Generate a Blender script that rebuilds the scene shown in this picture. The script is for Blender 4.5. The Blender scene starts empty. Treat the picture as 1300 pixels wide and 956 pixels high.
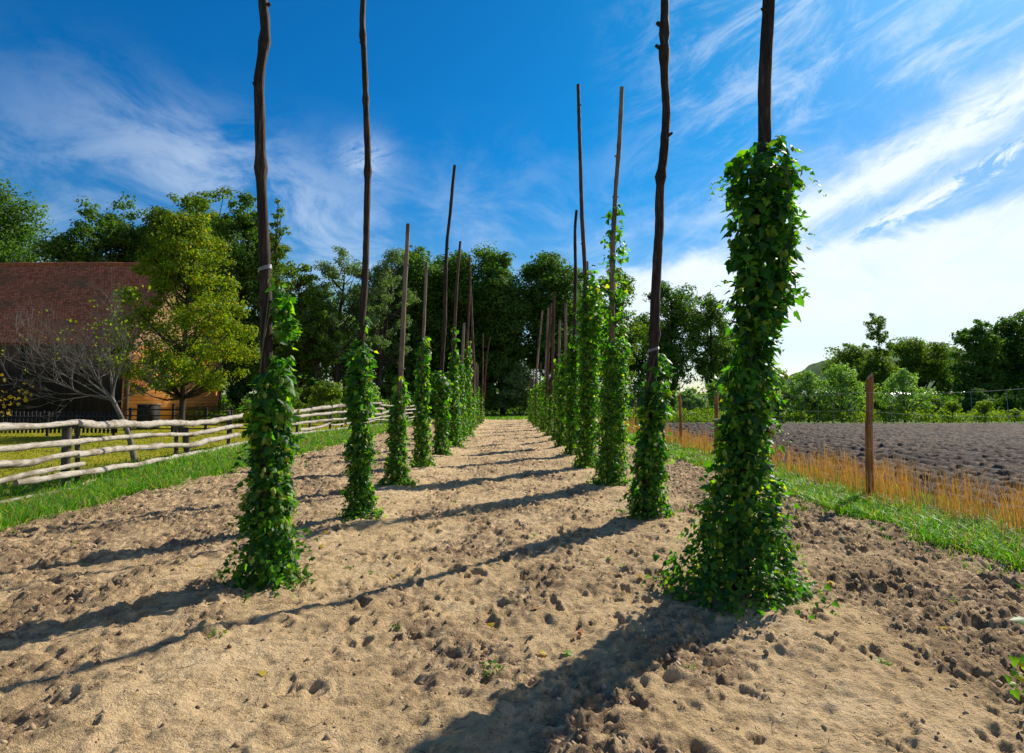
import bpy, math, random
import numpy as np
random.seed(7)
R = np.random.default_rng(11)
PI = math.pi
sc = bpy.context.scene
col = sc.collection

# ------------------------------------------------------------------ camera model
CH = 1.6
PX, PY, FP = 650.0, 433.0, 800.0            # lens centre and focal length, in photo pixels
PITCH = math.atan((510 - 433) / 800)
YAW = math.atan(9 / 800)                     # camera looks a touch right of the rows

def ray(px, py):
    x, y, z = (px - PX) / FP, 1.0, (PY - py) / FP
    y, z = y * math.cos(PITCH) - z * math.sin(PITCH), y * math.sin(PITCH) + z * math.cos(PITCH)
    x, y = x * math.cos(YAW) + y * math.sin(YAW), -x * math.sin(YAW) + y * math.cos(YAW)
    return x, y, z
def gnd(px, py):
    x, y, z = ray(px, py); t = -CH / z
    return x * t, y * t
def at(px, py, Y):
    x, y, z = ray(px, py); t = Y / y
    return np.array((x * t, Y, CH + z * t))

cam_d = bpy.data.cameras.new('camera'); cam = bpy.data.objects.new('camera', cam_d); col.objects.link(cam)
cam.location = (0, 0, CH)
cam.rotation_euler = (PI / 2 + PITCH, 0, -YAW)
cam_d.sensor_width = 36; cam_d.lens = 36 * FP / 1300
cam_d.shift_y = -45 / 1300
cam_d.clip_end = 4000; cam_d.clip_start = 0.05
sc.camera = cam

# ------------------------------------------------------------------ object helpers
def tag(o, label=None, cat=None, group=None, kind=None):
    if label: o['label'] = label
    if cat: o['category'] = cat
    if group: o['group'] = group
    if kind: o['kind'] = kind
    return o
def thing(name, label, cat, loc=(0, 0, 0), group=None):
    o = bpy.data.objects.new(name, None); col.objects.link(o)
    o.location = tuple(float(v) for v in loc); o.empty_display_size = .2
    return tag(o, label, cat, group)
def origin(p):
    v = np.zeros(3)
    while p is not None:
        v += np.array(p.location); p = p.parent
    return v
def mk(name, parts, mat, parent=None, smooth=True):
    """parts: list of (V (n,3), F (m,k)); linked as ONE mesh object, world coordinates in"""
    off = 0; Vs = []; loops = []; tot = []
    for V, F in parts:
        V = np.asarray(V, float); F = np.asarray(F, np.int64)
        Vs.append(V); loops.append((F + off).ravel()); tot.append(np.full(len(F), F.shape[1])); off += len(V)
    V = np.concatenate(Vs) - origin(parent); L = np.concatenate(loops); T = np.concatenate(tot)
    me = bpy.data.meshes.new(name)
    me.vertices.add(len(V)); me.vertices.foreach_set('co', V.astype(np.float32).ravel())
    me.loops.add(len(L)); me.loops.foreach_set('vertex_index', L.astype(np.int32))
    me.polygons.add(len(T)); st = np.concatenate(([0], np.cumsum(T)[:-1]))
    me.polygons.foreach_set('loop_start', st.astype(np.int32))
    me.update(calc_edges=True)
    if smooth: me.polygons.foreach_set('use_smooth', np.ones(len(T), bool))
    me.materials.append(mat); me.validate(verbose=False)
    o = bpy.data.objects.new(name, me); col.objects.link(o)
    if parent is not None: o.parent = parent
    return o
def box(x0, x1, y0, y1, z0, z1):
    V = [(x, y, z) for z in (z0, z1) for y in (y0, y1) for x in (x0, x1)]
    F = [(0, 2, 3, 1), (4, 5, 7, 6), (0, 1, 5, 4), (2, 6, 7, 3), (0, 4, 6, 2), (1, 3, 7, 5)]
    return np.array(V, float), np.array(F)
def beam(a, b, w, h, up=(0, 0, 1)):
    """box beam from a to b, w wide sideways, h high"""
    a = np.array(a, float); b = np.array(b, float); d = b - a; L = np.linalg.norm(d); d /= L
    s = np.cross(d, up); s /= np.linalg.norm(s); u = np.cross(s, d)
    V, F = box(0, L, -w / 2, w / 2, -h / 2, h / 2)
    return a + V[:, :1] * d + V[:, 1:2] * s + V[:, 2:] * u, F
def resample(P, step):
    P = np.asarray(P, float); d = np.r_[0, np.cumsum(np.linalg.norm(np.diff(P, axis=0), axis=1))]
    n = max(2, int(d[-1] / step) + 1); t = np.linspace(0, d[-1], n)
    # smooth (catmull-like) by cosine-free cubic: use np.interp then blur
    Q = np.stack([np.interp(t, d, P[:, i]) for i in range(P.shape[1])], 1)
    for _ in range(2):
        if n > 4: Q[1:-1] = (Q[:-2] + 2 * Q[1:-1] + Q[2:]) / 4
    return Q, t
def tube(P, rad, sides=8, rough=0.0, cap=True, twist=0.0, rng=R):
    P = np.asarray(P, float); n = len(P); rad = np.broadcast_to(np.asarray(rad, float), (n,))
    d = np.gradient(P, axis=0); d /= np.linalg.norm(d, axis=1)[:, None] + 1e-9
    ref = np.array((0.13, 1, 0.07)) if abs(d[:, 2]).mean() > .5 else np.array((0, 0, 1.0))
    s = np.cross(d, ref); s /= np.linalg.norm(s, axis=1)[:, None] + 1e-9; u = np.cross(s, d)
    a = np.arange(sides) * 2 * PI / sides
    rr = rad[:, None] * (1 + rough * (rng.random((n, sides)) - .5) + rough * .8 * (np.cos(a * 2 + rng.random() * 6))[None] * .5)
    ang = a[None] + twist * np.arange(n)[:, None]
    V = P[:, None] + rr[..., None] * (np.cos(ang)[..., None] * s[:, None] + np.sin(ang)[..., None] * u[:, None])
    V = V.reshape(-1, 3)
    i = np.arange(n - 1)[:, None] * sides; j = np.arange(sides)[None]; k = (j + 1) % sides
    F = np.stack([i + j, i + k, i + sides + k, i + sides + j], -1).reshape(-1, 4)
    out = [(V, F)]
    if cap:
        for e, c in ((0, P[0]), (n - 1, P[-1])):
            ring = V[e * sides:(e + 1) * sides]
            jj = np.arange(sides)
            T = np.stack([np.full(sides, sides), jj, (jj + 1) % sides], 1)
            if e == 0: T = T[:, ::-1]
            out.append((np.vstack([ring, c + (d[e] * rad[e] * .12 * (1 if e else -1))]), T))
    return out

# ------------------------------------------------------------------ noise
_perm = R.permutation(4096); _grad = R.random(4096) * 2 * PI
def gnoise(x, y):
    xi = np.floor(x).astype(np.int64); yi = np.floor(y).astype(np.int64); fx = x - xi; fy = y - yi
    def g(ix, iy, dx, dy):
        h = _perm[(_perm[ix & 4095] + iy) & 4095]; a = _grad[h]
        return np.cos(a) * dx + np.sin(a) * dy
    u = fx * fx * fx * (fx * (fx * 6 - 15) + 10); v = fy * fy * fy * (fy * (fy * 6 - 15) + 10)
    a = g(xi, yi, fx, fy); b = g(xi + 1, yi, fx - 1, fy); c = g(xi, yi + 1, fx, fy - 1); d = g(xi + 1, yi + 1, fx - 1, fy - 1)
    return (a * (1 - u) + b * u) * (1 - v) + (c * (1 - u) + d * u) * v
def fbm(x, y, o=4, g=.5):
    s = 0; a = 1
    for i in range(o):
        s = s + a * gnoise(x * 2 ** i + 17.3 * i, y * 2 ** i - 9.1 * i); a *= g
    return s
def sstep(a, b, x):
    t = np.clip((x - a) / (b - a), 0, 1); return t * t * (3 - 2 * t)

# ------------------------------------------------------------------ materials
class NT:
    def __init__(s, tree): s.t = tree; s.n = tree.nodes; s.l = tree.links
    def new(s, ty, **kw):
        n = s.n.new(ty)
        for k, v in kw.items(): setattr(n, k, v)
        return n
    def put(s, sock, v):
        if hasattr(v, 'links') or isinstance(v, bpy.types.NodeSocket): s.l.new(v, sock)
        else: sock.default_value = v
    def m(s, op, a, b=0.0, c=None, clamp=False):
        n = s.new('ShaderNodeMath', operation=op, use_clamp=clamp); s.put(n.inputs[0], a); s.put(n.inputs[1], b)
        if c is not None: s.put(n.inputs[2], c)
        return n.outputs[0]
    def ss(s, a, b, x):
        n = s.new('ShaderNodeMapRange', interpolation_type='SMOOTHSTEP'); s.put(n.inputs[0], x)
        n.inputs[1].default_value = a; n.inputs[2].default_value = b; return n.outputs[0]
    def noise(s, vec, scale, detail=4, rough=.55, dist=0.0):
        n = s.new('ShaderNodeTexNoise'); n.inputs['Scale'].default_value = scale; n.inputs['Detail'].default_value = detail
        n.inputs['Roughness'].default_value = rough; n.inputs['Distortion'].default_value = dist
        if vec is not None: s.l.new(vec, n.inputs['Vector'])
        return n.outputs['Fac']
    def ramp(s, f, stops):
        n = s.new('ShaderNodeValToRGB'); e = n.color_ramp.elements
        while len(e) < len(stops): e.new(.5)
        for q, (p, c) in zip(e, stops): q.position = p; q.color = (*c, 1)
        s.put(n.inputs[0], f); return n.outputs[0]
    def mix(s, f, a, b, mode='MIX'):
        n = s.new('ShaderNodeMix', data_type='RGBA', blend_type=mode)
        s.put(n.inputs[0], f)
        for i, v in ((6, a), (7, b)):
            if isinstance(v, tuple): n.inputs[i].default_value = (*v, 1)
            else: s.l.new(v, n.inputs[i])
        return n.outputs[2]
    def comb(s, x, y, z):
        n = s.new('ShaderNodeCombineXYZ'); s.put(n.inputs[0], x); s.put(n.inputs[1], y); s.put(n.inputs[2], z); return n.outputs[0]
    def bump(s, h, strength, dist=.02):
        n = s.new('ShaderNodeBump'); n.inputs['Strength'].default_value = strength; n.inputs['Distance'].default_value = dist
        s.l.new(h, n.inputs['Height']); return n.outputs[0]
def material(name):
    m = bpy.data.materials.new(name); m.use_nodes = True; t = NT(m.node_tree); t.n.clear()
    out = t.new('ShaderNodeOutputMaterial'); b = t.new('ShaderNodeBsdfPrincipled')
    b.inputs['Specular IOR Level'].default_value = .25; b.inputs['Roughness'].default_value = .85
    t.l.new(b.outputs[0], out.inputs[0]); return m, t, b, out
def leaf_mat(name, c1, c2, c3=None, trans=.45, tcol=None, rough=.5, spec=.35, p3=.9):
    m, t, b, out = material(name)
    g = t.new('ShaderNodeNewGeometry')
    st = [(0, c1), (.85, c2)] + ([(p3, c2), (min(.995, p3 + .04), c3)] if c3 else [])
    c = t.ramp(g.outputs['Random Per Island'], st)
    t.l.new(c, b.inputs['Base Color']); b.inputs['Roughness'].default_value = rough; b.inputs['Specular IOR Level'].default_value = spec
    tr = t.new('ShaderNodeBsdfTranslucent')
    t.l.new(t.mix(1.0, c, tcol or (1.5, 1.7, .5), 'MULTIPLY'), tr.inputs[0])
    mx = t.new('ShaderNodeMixShader'); mx.inputs[0].default_value = trans
    t.l.new(b.outputs[0], mx.inputs[1]); t.l.new(tr.outputs[0], mx.inputs[2]); t.l.new(mx.outputs[0], out.inputs[0])
    return m
def objco(t):
    return t.new('ShaderNodeTexCoord').outputs['Object']
def bark_mat(name, c1, c2, c3, sx=40, sz=3, bump=.6, spec=.25):
    m, t, b, out = material(name); co = objco(t)
    mp = t.new('ShaderNodeMapping'); t.l.new(co, mp.inputs[0]); mp.inputs['Scale'].default_value = (1, 1, sz / sx)
    n1 = t.noise(mp.outputs[0], sx, 5, .65, .4); n2 = t.noise(co, 1.7, 3)
    c = t.ramp(n1, [(.3, c1), (.55, c2), (.75, c3)])
    info = t.new('ShaderNodeObjectInfo')
    c = t.mix(t.ss(.4, .65, n2), c, t.mix(1.0, c, (.6, .58, .55), 'MULTIPLY'))
    t.l.new(c, b.inputs['Base Color']); b.inputs['Roughness'].default_value = .8; b.inputs['Specular IOR Level'].default_value = spec
    t.l.new(t.bump(n1, bump, .012), b.inputs['Normal'])
    return m

M = {}
M['hop'] = leaf_mat('hop_leaf', (.012, .060, .016), (.060, .155, .018), (.22, .22, .02), trans=.46, tcol=(2.3, 2.9, .25), p3=.95, spec=.3, rough=.5)
M['hop_light'] = leaf_mat('hop_leaf_young', (.04, .13, .010), (.15, .26, .02), (.34, .34, .03), trans=.5, tcol=(2.2, 2.6, .25), p3=.9, spec=.3)
M['cone'] = leaf_mat('hop_cone', (.22, .30, .04), (.42, .46, .08), trans=.35, tcol=(1.2, 1.3, .4))
M['bine'] = leaf_mat('hop_bine', (.05, .07, .02), (.12, .10, .04), trans=.0)
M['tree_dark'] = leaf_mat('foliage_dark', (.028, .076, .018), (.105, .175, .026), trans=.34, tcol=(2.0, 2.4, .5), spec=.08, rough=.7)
M['tree_mid'] = leaf_mat('foliage_mid', (.045, .10, .014), (.14, .20, .024), trans=.38, tcol=(2.0, 2.2, .4), spec=.08, rough=.7)
M['tree_yellow'] = leaf_mat('foliage_yellow', (.06, .14, .012), (.20, .27, .018), (.34, .26, .01), trans=.48, tcol=(1.8, 1.7, .25), spec=.1, rough=.6)
M['tree_airy'] = leaf_mat('foliage_willow', (.07, .13, .05), (.17, .24, .09), trans=.4, tcol=(1.5, 1.7, .6), spec=.12, rough=.6)
M['young'] = leaf_mat('foliage_young', (.11, .22, .05), (.24, .36, .10), trans=.42, tcol=(1.6, 1.8, .45), spec=.12, rough=.6)
M['under'] = leaf_mat('foliage_under', (.07, .14, .015), (.18, .25, .03), trans=.45, tcol=(1.7, 1.8, .3), spec=.1, rough=.6)
M['autumn'] = leaf_mat('foliage_autumn', (.30, .22, .01), (.45, .32, .02), trans=.4, tcol=(1.3, 1.2, .3))
M['grass'] = leaf_mat('grass_blade', (.030, .13, .010), (.15, .29, .02), (.36, .31, .10), trans=.45, tcol=(1.6, 1.9, .35), p3=.88)
M['lawn_blade'] = leaf_mat('lawn_blade', (.13, .17, .012), (.27, .26, .02), trans=.4, tcol=(1.4, 1.4, .3))
M['straw'] = leaf_mat('dry_stalk', (.32, .16, .035), (.58, .34, .09), (.24, .27, .05), trans=.3, tcol=(1.3, 1.1, .6), p3=.95)
M['pole_dark'] = bark_mat('bark_dark', (.010, .007, .006), (.05, .030, .022), (.16, .09, .06), 42, 4, 1.0)
M['pole_brown'] = bark_mat('bark_brown', (.04, .022, .015), (.12, .06, .04), (.22, .12, .08), 60, 5, .8)
M['pole_grey'] = bark_mat('wood_grey', (.10, .07, .055), (.24, .17, .13), (.38, .29, .23), 70, 3, .5)
def rail_mat():
    m, t, b, out = material('rail_silver'); co = objco(t)
    mp = t.new('ShaderNodeMapping'); t.l.new(co, mp.inputs[0]); mp.inputs['Scale'].default_value = (1, .05, 1)
    n1 = t.noise(mp.outputs[0], 60, 5, .7, .3); n2 = t.noise(co, 2.2, 4, .6); n3 = t.noise(co, 18, 3)
    c = t.ramp(n1, [(.34, (.10, .08, .06)), (.46, (.34, .30, .245)), (.7, (.50, .455, .39))])
    c = t.mix(t.ss(.48, .68, n2), c, t.mix(1.0, c, (.58, .54, .48), 'MULTIPLY'))
    c = t.mix(t.m('MULTIPLY', t.ss(.66, .74, n3), .8), c, (.10, .075, .055))
    t.l.new(c, b.inputs['Base Color']); t.l.new(t.bump(n1, .9, .015), b.inputs['Normal']); return m
M['rail'] = rail_mat()
M['old_wood'] = bark_mat('old_wood', (.14, .12, .095), (.44, .39, .32), (.62, .57, .49), 26, 26, 1.0)
M['rail_post'] = bark_mat('rail_post', (.03, .025, .02), (.10, .085, .07), (.22, .19, .16), 60, 4, .8)
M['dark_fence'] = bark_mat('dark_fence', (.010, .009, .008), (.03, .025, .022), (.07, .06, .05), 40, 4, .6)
M['orange_post'] = bark_mat('orange_post', (.10, .035, .012), (.42, .17, .05), (.60, .29, .10), 45, 2.2, 1.0)
M['trunk'] = bark_mat('trunk', (.015, .011, .008), (.05, .038, .028), (.10, .08, .06), 14, 2.5, .8)
M['twig'] = bark_mat('bare_twig', (.06, .055, .045), (.17, .155, .13), (.30, .28, .24), 30, 5, .5)
m, t, b, _ = material('steel_wire'); b.inputs['Base Color'].default_value = (.45, .46, .48, 1); b.inputs['Metallic'].default_value = .7; b.inputs['Roughness'].default_value = .4; M['wire'] = m

# sand
m, t, b, _ = material('sand'); co = objco(t)
n1 = t.noise(co, .9, 5, .6); n2 = t.noise(co, 9, 6, .7); n3 = t.noise(co, 70, 4, .7); n4 = t.noise(co, 260, 2, .6)
at_ = t.new('ShaderNodeAttribute'); at_.attribute_name = 'tilth'
c = t.ramp(n1, [(.3, (.54, .375, .195)), (.52, (.69, .49, .27)), (.75, (.78, .58, .345))])
c = t.mix(t.ss(.42, .70, n2), c, (.43, .30, .155))
c = t.mix(t.m('MULTIPLY', t.m('MULTIPLY', t.ss(.15, .85, at_.outputs['Fac']), t.ss(.36, .56, n2)), .85), c, (.25, .165, .10))
c = t.mix(t.m('MULTIPLY', t.m('MULTIPLY', t.ss(.56, .66, n3), t.ss(.42, .60, n2)), .85), c, (.10, .068, .045))
t.l.new(c, b.inputs['Base Color']); b.inputs['Roughness'].default_value = .95; b.inputs['Specular IOR Level'].default_value = .1
h = t.m('ADD', t.m('MULTIPLY', n3, 1.1), t.m('ADD', t.m('MULTIPLY', n4, .3), t.m('MULTIPLY', n2, 1.2)))
t.l.new(t.bump(t.m('ADD', h, t.m('MULTIPLY', t.noise(co, 28, 5, .75), 2.2)), 1.0, .022), b.inputs['Normal']); M['sand'] = m
m, t, b, _ = material('clod'); g_ = t.new('ShaderNodeNewGeometry')
t.l.new(t.ramp(g_.outputs['Random Per Island'], [(0, (.14, .095, .06)), (.5, (.30, .205, .125)), (1, (.48, .35, .22))]), b.inputs['Base Color']); b.inputs['Roughness'].default_value = .95; M['clod'] = m
# plough soil
m, t, b, _ = material('soil'); co = objco(t)
n1 = t.noise(co, .25, 5, .6); n2 = t.noise(co, 5, 6, .75); n3 = t.noise(co, 38, 4, .7)
c = t.ramp(n2, [(.32, (.045, .033, .026)), (.52, (.12, .088, .066)), (.72, (.25, .185, .13))])
c = t.mix(t.ss(.35, .7, n1), c, t.mix(1.0, c, (.72, .72, .76), 'MULTIPLY'))
c = t.mix(t.m('MULTIPLY', t.ss(.66, .72, n3), .8), c, (.45, .40, .33))
t.l.new(c, b.inputs['Base Color']); b.inputs['Roughness'].default_value = .95; b.inputs['Specular IOR Level'].default_value = .15
t.l.new(t.bump(t.m('ADD', n2, t.m('MULTIPLY', n3, .4)), 1.0, .06), b.inputs['Normal']); M['soil'] = m
# turf under the blades / meadow / lawn
def turf(name, a, bb, c_, s=1.0):
    m, t, b, _ = material(name); co = objco(t)
    n1 = t.noise(co, .35 * s, 5, .65); n2 = t.noise(co, 14 * s, 5, .75)
    c = t.ramp(t.m('ADD', t.m('MULTIPLY', n1, .6), t.m('MULTIPLY', n2, .4)), [(.34, a), (.5, bb), (.66, c_)])
    t.l.new(c, b.inputs['Base Color']); b.inputs['Roughness'].default_value = .95; b.inputs['Specular IOR Level'].default_value = .05
    t.l.new(t.bump(n2, .9, .06), b.inputs['Normal']); return m
M['turf'] = turf('turf', (.03, .05, .012), (.05, .09, .018), (.09, .10, .03))
M['meadow'] = turf('meadow', (.04, .08, .015), (.08, .14, .02), (.14, .18, .03))
M['lawn'] = turf('lawn', (.15, .16, .012), (.27, .25, .018), (.36, .31, .03))
# barn
m, t, b, _ = material('roof_tiles'); co = objco(t)
sx = t.new('ShaderNodeSeparateXYZ'); t.l.new(co, sx.inputs[0])
br = t.new('ShaderNodeTexBrick'); br.offset = .5
t.l.new(t.comb(sx.outputs[0], t.m('MULTIPLY', sx.outputs[2], 1.49), 0.0), br.inputs['Vector'])
for k, v in (('Scale', 1.0), ('Mortar Size', .012), ('Brick Width', .20), ('Row Height', .2), ('Bias', 0.0)): br.inputs[k].default_value = v
br.inputs['Color1'].default_value = (.28, .075, .035, 1); br.inputs['Color2'].default_value = (.54, .17, .08, 1); br.inputs['Mortar'].default_value = (.03, .012, .01, 1)
n1 = t.noise(co, .35, 5, .7); n2 = t.noise(co, 3, 4, .7)
c = t.mix(t.m('MULTIPLY', t.ss(.45, .7, n1), .7), br.outputs[0], (.09, .075, .035))
c = t.mix(t.m('MULTIPLY', t.ss(.5, .8, n2), .5), c, (.06, .03, .025))
t.l.new(c, b.inputs['Base Color']); b.inputs['Roughness'].default_value = .8
t.l.new(t.bump(br.outputs['Fac'], -.5, .03), b.inputs['Normal']); M['tiles'] = m
def boards(name, cols, axis, width, nscale=(1, 1, 1)):
    m, t, b, _ = material(name); co = objco(t)
    s = t.new('ShaderNodeSeparateXYZ'); t.l.new(co, s.inputs[0]); f = t.m('DIVIDE', s.outputs[axis], width)
    idx = t.m('FLOOR', f); fr = t.m('FRACT', f)
    wn = t.new('ShaderNodeTexWhiteNoise', noise_dimensions='1D'); t.l.new(idx, wn.inputs['W'])
    mp = t.new('ShaderNodeMapping'); t.l.new(co, mp.inputs[0]); mp.inputs['Scale'].default_value = nscale
    off = t.new('ShaderNodeVectorMath', operation='ADD'); t.l.new(mp.outputs[0], off.inputs[0]); t.l.new(t.comb(t.m('MULTIPLY', wn.outputs[0], 31.0), 0.0, t.m('MULTIPLY', wn.outputs[0], 17.0)), off.inputs[1])
    n = t.noise(off.outputs[0], 3.0, 5, .7)
    c = t.ramp(t.m('ADD', t.m('MULTIPLY', n, .75), t.m('MULTIPLY', wn.outputs[0], .25)), [(.3, cols[0]), (.48, cols[1]), (.7, cols[2])])
    gap = t.m('MULTIPLY', t.ss(0, .06, fr), t.ss(1, .94, fr))
    c = t.mix(gap, tuple(x * .12 for x in cols[0]), c)
    t.l.new(c, b.inputs['Base Color']); b.inputs['Roughness'].default_value = .8
    t.l.new(t.bump(t.m('ADD', t.m('MULTIPLY', gap, 1.0), t.m('MULTIPLY', n, .3)), .7, .02), b.inputs['Normal'])
    return m
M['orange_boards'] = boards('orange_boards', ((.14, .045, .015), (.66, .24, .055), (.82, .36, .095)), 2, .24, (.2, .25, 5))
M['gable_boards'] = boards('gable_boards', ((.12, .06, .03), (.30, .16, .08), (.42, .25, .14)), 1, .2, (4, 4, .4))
M['dark_boards'] = boards('dark_boards', ((.006, .005, .004), (.016, .011, .008), (.03, .02, .014)), 0, .22, (4, 4, .4))  # board colour taken near black to carry the barn front's deep shade
m, t, b, _ = material('dark_interior'); b.inputs['Base Color'].default_value = (.012, .010, .009, 1); M['black'] = m
m, t, b, _ = material('pale_shell'); b.inputs['Base Color'].default_value = (.78, .82, .86, 1); b.inputs['Roughness'].default_value = .35; M['shell'] = m  # plain pale surface of the guessed far structure
M['hill'] = turf('hill_wood', (.03, .08, .03), (.05, .11, .035), (.09, .16, .045), .3)

# ------------------------------------------------------------------ leaf clouds
def outline_leaf():
    o = [(0, .02), (.16, -.10), (.40, -.02), (.56, .30), (.33, .36), (.30, .62), (.14, .80), (0, 1.08)]
    pts = o + [(-x, y) for x, y in o[-2:0:-1]]
    V = [(x, y, -.28 * abs(x) - .12 * (y - .4) ** 2) for x, y in pts] + [(0, .36, .03)]
    n = len(pts); F = [(i, (i + 1) % n, n) for i in range(n)]
    return np.array(V), np.array(F)
HOP_T = outline_leaf()
KITE_T = (np.array([(0, 0, 0), (.36, .42, -.08), (0, 1, -.05), (-.36, .42, -.08)], float), np.array([(0, 1, 2, 3)]))
WIDE_T = (np.array([(0, 0, 0), (.5, .28, -.1), (.32, .78, -.06), (0, 1.05, -.05), (-.36, .72, -.08), (-.5, .3, -.06)], float), np.array([(0, 1, 2, 3, 4, 5)]))
def unit(v): return v / (np.linalg.norm(v, axis=-1, keepdims=True) + 1e-9)
def scatter(T, pos, nrm, tip, size):
    TV, TF = T; n = len(pos)
    n_ = unit(nrm); t_ = tip - (tip * n_).sum(1, keepdims=True) * n_; t_ = unit(t_); s_ = np.cross(t_, n_)
    V = pos[:, None] + size[:, None, None] * (TV[None, :, :1] * s_[:, None] + TV[None, :, 1:2] * t_[:, None] + TV[None, :, 2:] * n_[:, None])
    F = TF[None] + (np.arange(n) * len(TV))[:, None, None]
    return V.reshape(-1, 3), F.reshape(-1, TF.shape[1])
def rnd(n, s=1.0): return (R.random((n, 3)) - .5) * 2 * s

# ------------------------------------------------------------------ ground
xs = np.linspace(-1500, 1500, 41); 
g = thing  # alias unused
gx, gy = np.meshgrid(np.r_[-2500, -600, -200, -60, 0, 60, 200, 600, 2500], np.r_[-300, -40, 0, 40, 100, 200, 500, 2800])
def grid_mesh(X, Y, Z):
    ny, nx = X.shape; V = np.stack([X, Y, Z], -1).reshape(-1, 3)
    i = np.arange(ny - 1)[:, None] * nx; j = np.arange(nx - 1)[None]
    F = np.stack([i + j, i + j + 1, i + nx + j + 1, i + nx + j], -1).reshape(-1, 4)
    return V, F
tag(mk('ground', [grid_mesh(gx, gy, np.full(gx.shape, -.16))], M['meadow']), kind='structure')

def sand_height(X, Y):
    rowd = np.minimum(abs(X - 1.97), abs(X + 2.03))
    tilth = .20 + .72 * sstep(-.45, .85, 1.2 * fbm(X * 1.1 + 3, Y * .7, 4) + .5 * sstep(2.4, 3.4, abs(X)) + .25 * np.exp(-((X - .45) / .45) ** 2) - .25 * sstep(4.6, 3.2, Y) * sstep(.0, -1.2, X) - .5 * np.exp(-(rowd / .5) ** 2))
    h = .05 * fbm(X * .8, Y * .8, 3)
    a = fbm(X * 3.2, Y * 3.2, 4, .55)
    h = h + (.020 + .036 * tilth) * a
    rg = 1 - abs(fbm(X * 5 + 40, Y * 5, 3)) * 2.2
    h = h + (.004 + .020 * tilth) * rg
    c1 = np.maximum(0, fbm(X * 9 + 11, Y * 9, 3, .6) - .05); c2 = np.maximum(0, fbm(X * 20, Y * 20 + 7, 3, .65) - .04)
    wx = X + .05 * gnoise(X * 7, Y * 7 + 5); wy = Y + .05 * gnoise(X * 7 + 9, Y * 7)
    p1 = np.maximum(0, gnoise(wx * 5.2, wy * 6.5 + 3) - .12); p2 = np.maximum(0, gnoise(wx * 11, wy * 13) - .10)
    h = h + (.004 + .045 * tilth) * c1 + (.006 + .034 * tilth) * c2 - (.015 + .14 * tilth) * p1 - (.015 + .06 * tilth) * p2 + (.003 + .012 * tilth) * fbm(X * 31, Y * 31, 2)
    h = h + .05 * np.exp(-(rowd / .45) ** 2)
    return h, tilth
ys = [0.6]
while ys[-1] < 64: ys.append(ys[-1] + max(.013, .0043 * ys[-1]))
ys = np.array(ys); xs = np.linspace(-6.75, 5.4, 800)
X, Y = np.meshgrid(xs, ys)
Z, TL = sand_height(X, Y)
# footprints / scuffs
def stamp(Z, cx, cy, a, l, w, dep):
    i0, i1 = np.searchsorted(ys, [cy - 2.2 * l, cy + 2.2 * l]); j0, j1 = np.searchsorted(xs, [cx - 2.2 * l, cx + 2.2 * l])
    if i1 - i0 < 2 or j1 - j0 < 2: return
    x = X[i0:i1, j0:j1] - cx; y = Y[i0:i1, j0:j1] - cy
    u = (x * math.cos(a) + y * math.sin(a)) / l; v = (-x * math.sin(a) + y * math.cos(a)) / w
    r2 = np.maximum(0, u ** 2 + v ** 2 + 1.5 * gnoise(x * 11 + cx * 9, y * 11 + cy * 9) + .7 * gnoise(x * 30 + cx * 9, y * 30))
    Z[i0:i1, j0:j1] += -dep * np.exp(-r2 ** 2 * .9) + dep * .5 * np.exp(-((np.sqrt(np.maximum(r2, 0)) - 1.35) / .35) ** 2)
for k in range(4300):
    cy = 1.5 + 50 * random.random() ** 1.6
    side = random.random()
    cx = random.uniform(-6.6, -2.5) if side < .36 else (random.uniform(2.4, 5.3) if side < .58 else random.uniform(-2.4, 2.4))
    if cy < 4.3 and -2.6 < cx < -.2 and random.random() < .6: continue
    stamp(Z, cx, cy, PI / 2 + random.gauss(0, .5), random.uniform(.04, .13), random.uniform(.025, .06), random.uniform(.012, .042) * (.7 if cy < 5 else 1.1))
edge = sstep(4.95, 5.35, X) + sstep(-6.3, -6.7, X)
Z = Z - .10 * edge
sand = mk('sand_path', [grid_mesh(X, Y, Z)], M['sand']); tag(sand, kind='structure')
at2 = sand.data.attributes.new('tilth', 'FLOAT', 'POINT'); at2.data.foreach_set('value', TL.ravel().astype(np.float32))
def zs(x, y):
    h, _ = sand_height(np.array([float(x)]), np.array([float(y)])); return float(h[0])

# plough field
xf = [6.9]
while xf[-1] < 95: xf.append(xf[-1] + max(.045, .006 * (xf[-1] - 4)))
yf = [1.5]
while yf[-1] < 47: yf.append(yf[-1] + max(.04, .0045 * yf[-1]))
xf = np.array(xf); yf = np.array(yf); X2, Y2 = np.meshgrid(xf, yf)
fur = np.cos(2 * PI * (X2 + .25 * fbm(X2 * .2, Y2 * .25, 2)) / .75)
Z2 = .10 * fur * (1 - .4 * sstep(10, 20, X2)) + .06 * fbm(X2 * 1.3, Y2 * 1.6, 3) + .10 * np.maximum(fbm(X2 * 4.5, Y2 * 3.0, 4, .7), -.06) - .10 * sstep(7.6, 6.95, X2) - .05
tag(mk('ploughed_field', [grid_mesh(X2, Y2, Z2)], M['soil']), kind='structure')
# turf strips, lawn
def sheet(name, x0, x1, y0, y1, z, m, n=60, amp=.03):
    a, bb = np.meshgrid(np.linspace(x0, x1, n), y0 + (y1 - y0) * np.linspace(0, 1, n * 2) ** 1.5)
    return tag(mk(name, [grid_mesh(a, bb, z + amp * fbm(a * .8, bb * .8, 3))], m), kind='structure')
sheet('grass_verge', 4.9, 7.6, .5, 66, -.015, M['turf'])
sheet('grass_bank', -9.0, -6.1, .5, 66, -.01, M['turf'])
sheet('lawn', -62, -8.9, 2, 68, -.012, M['lawn'])

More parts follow.
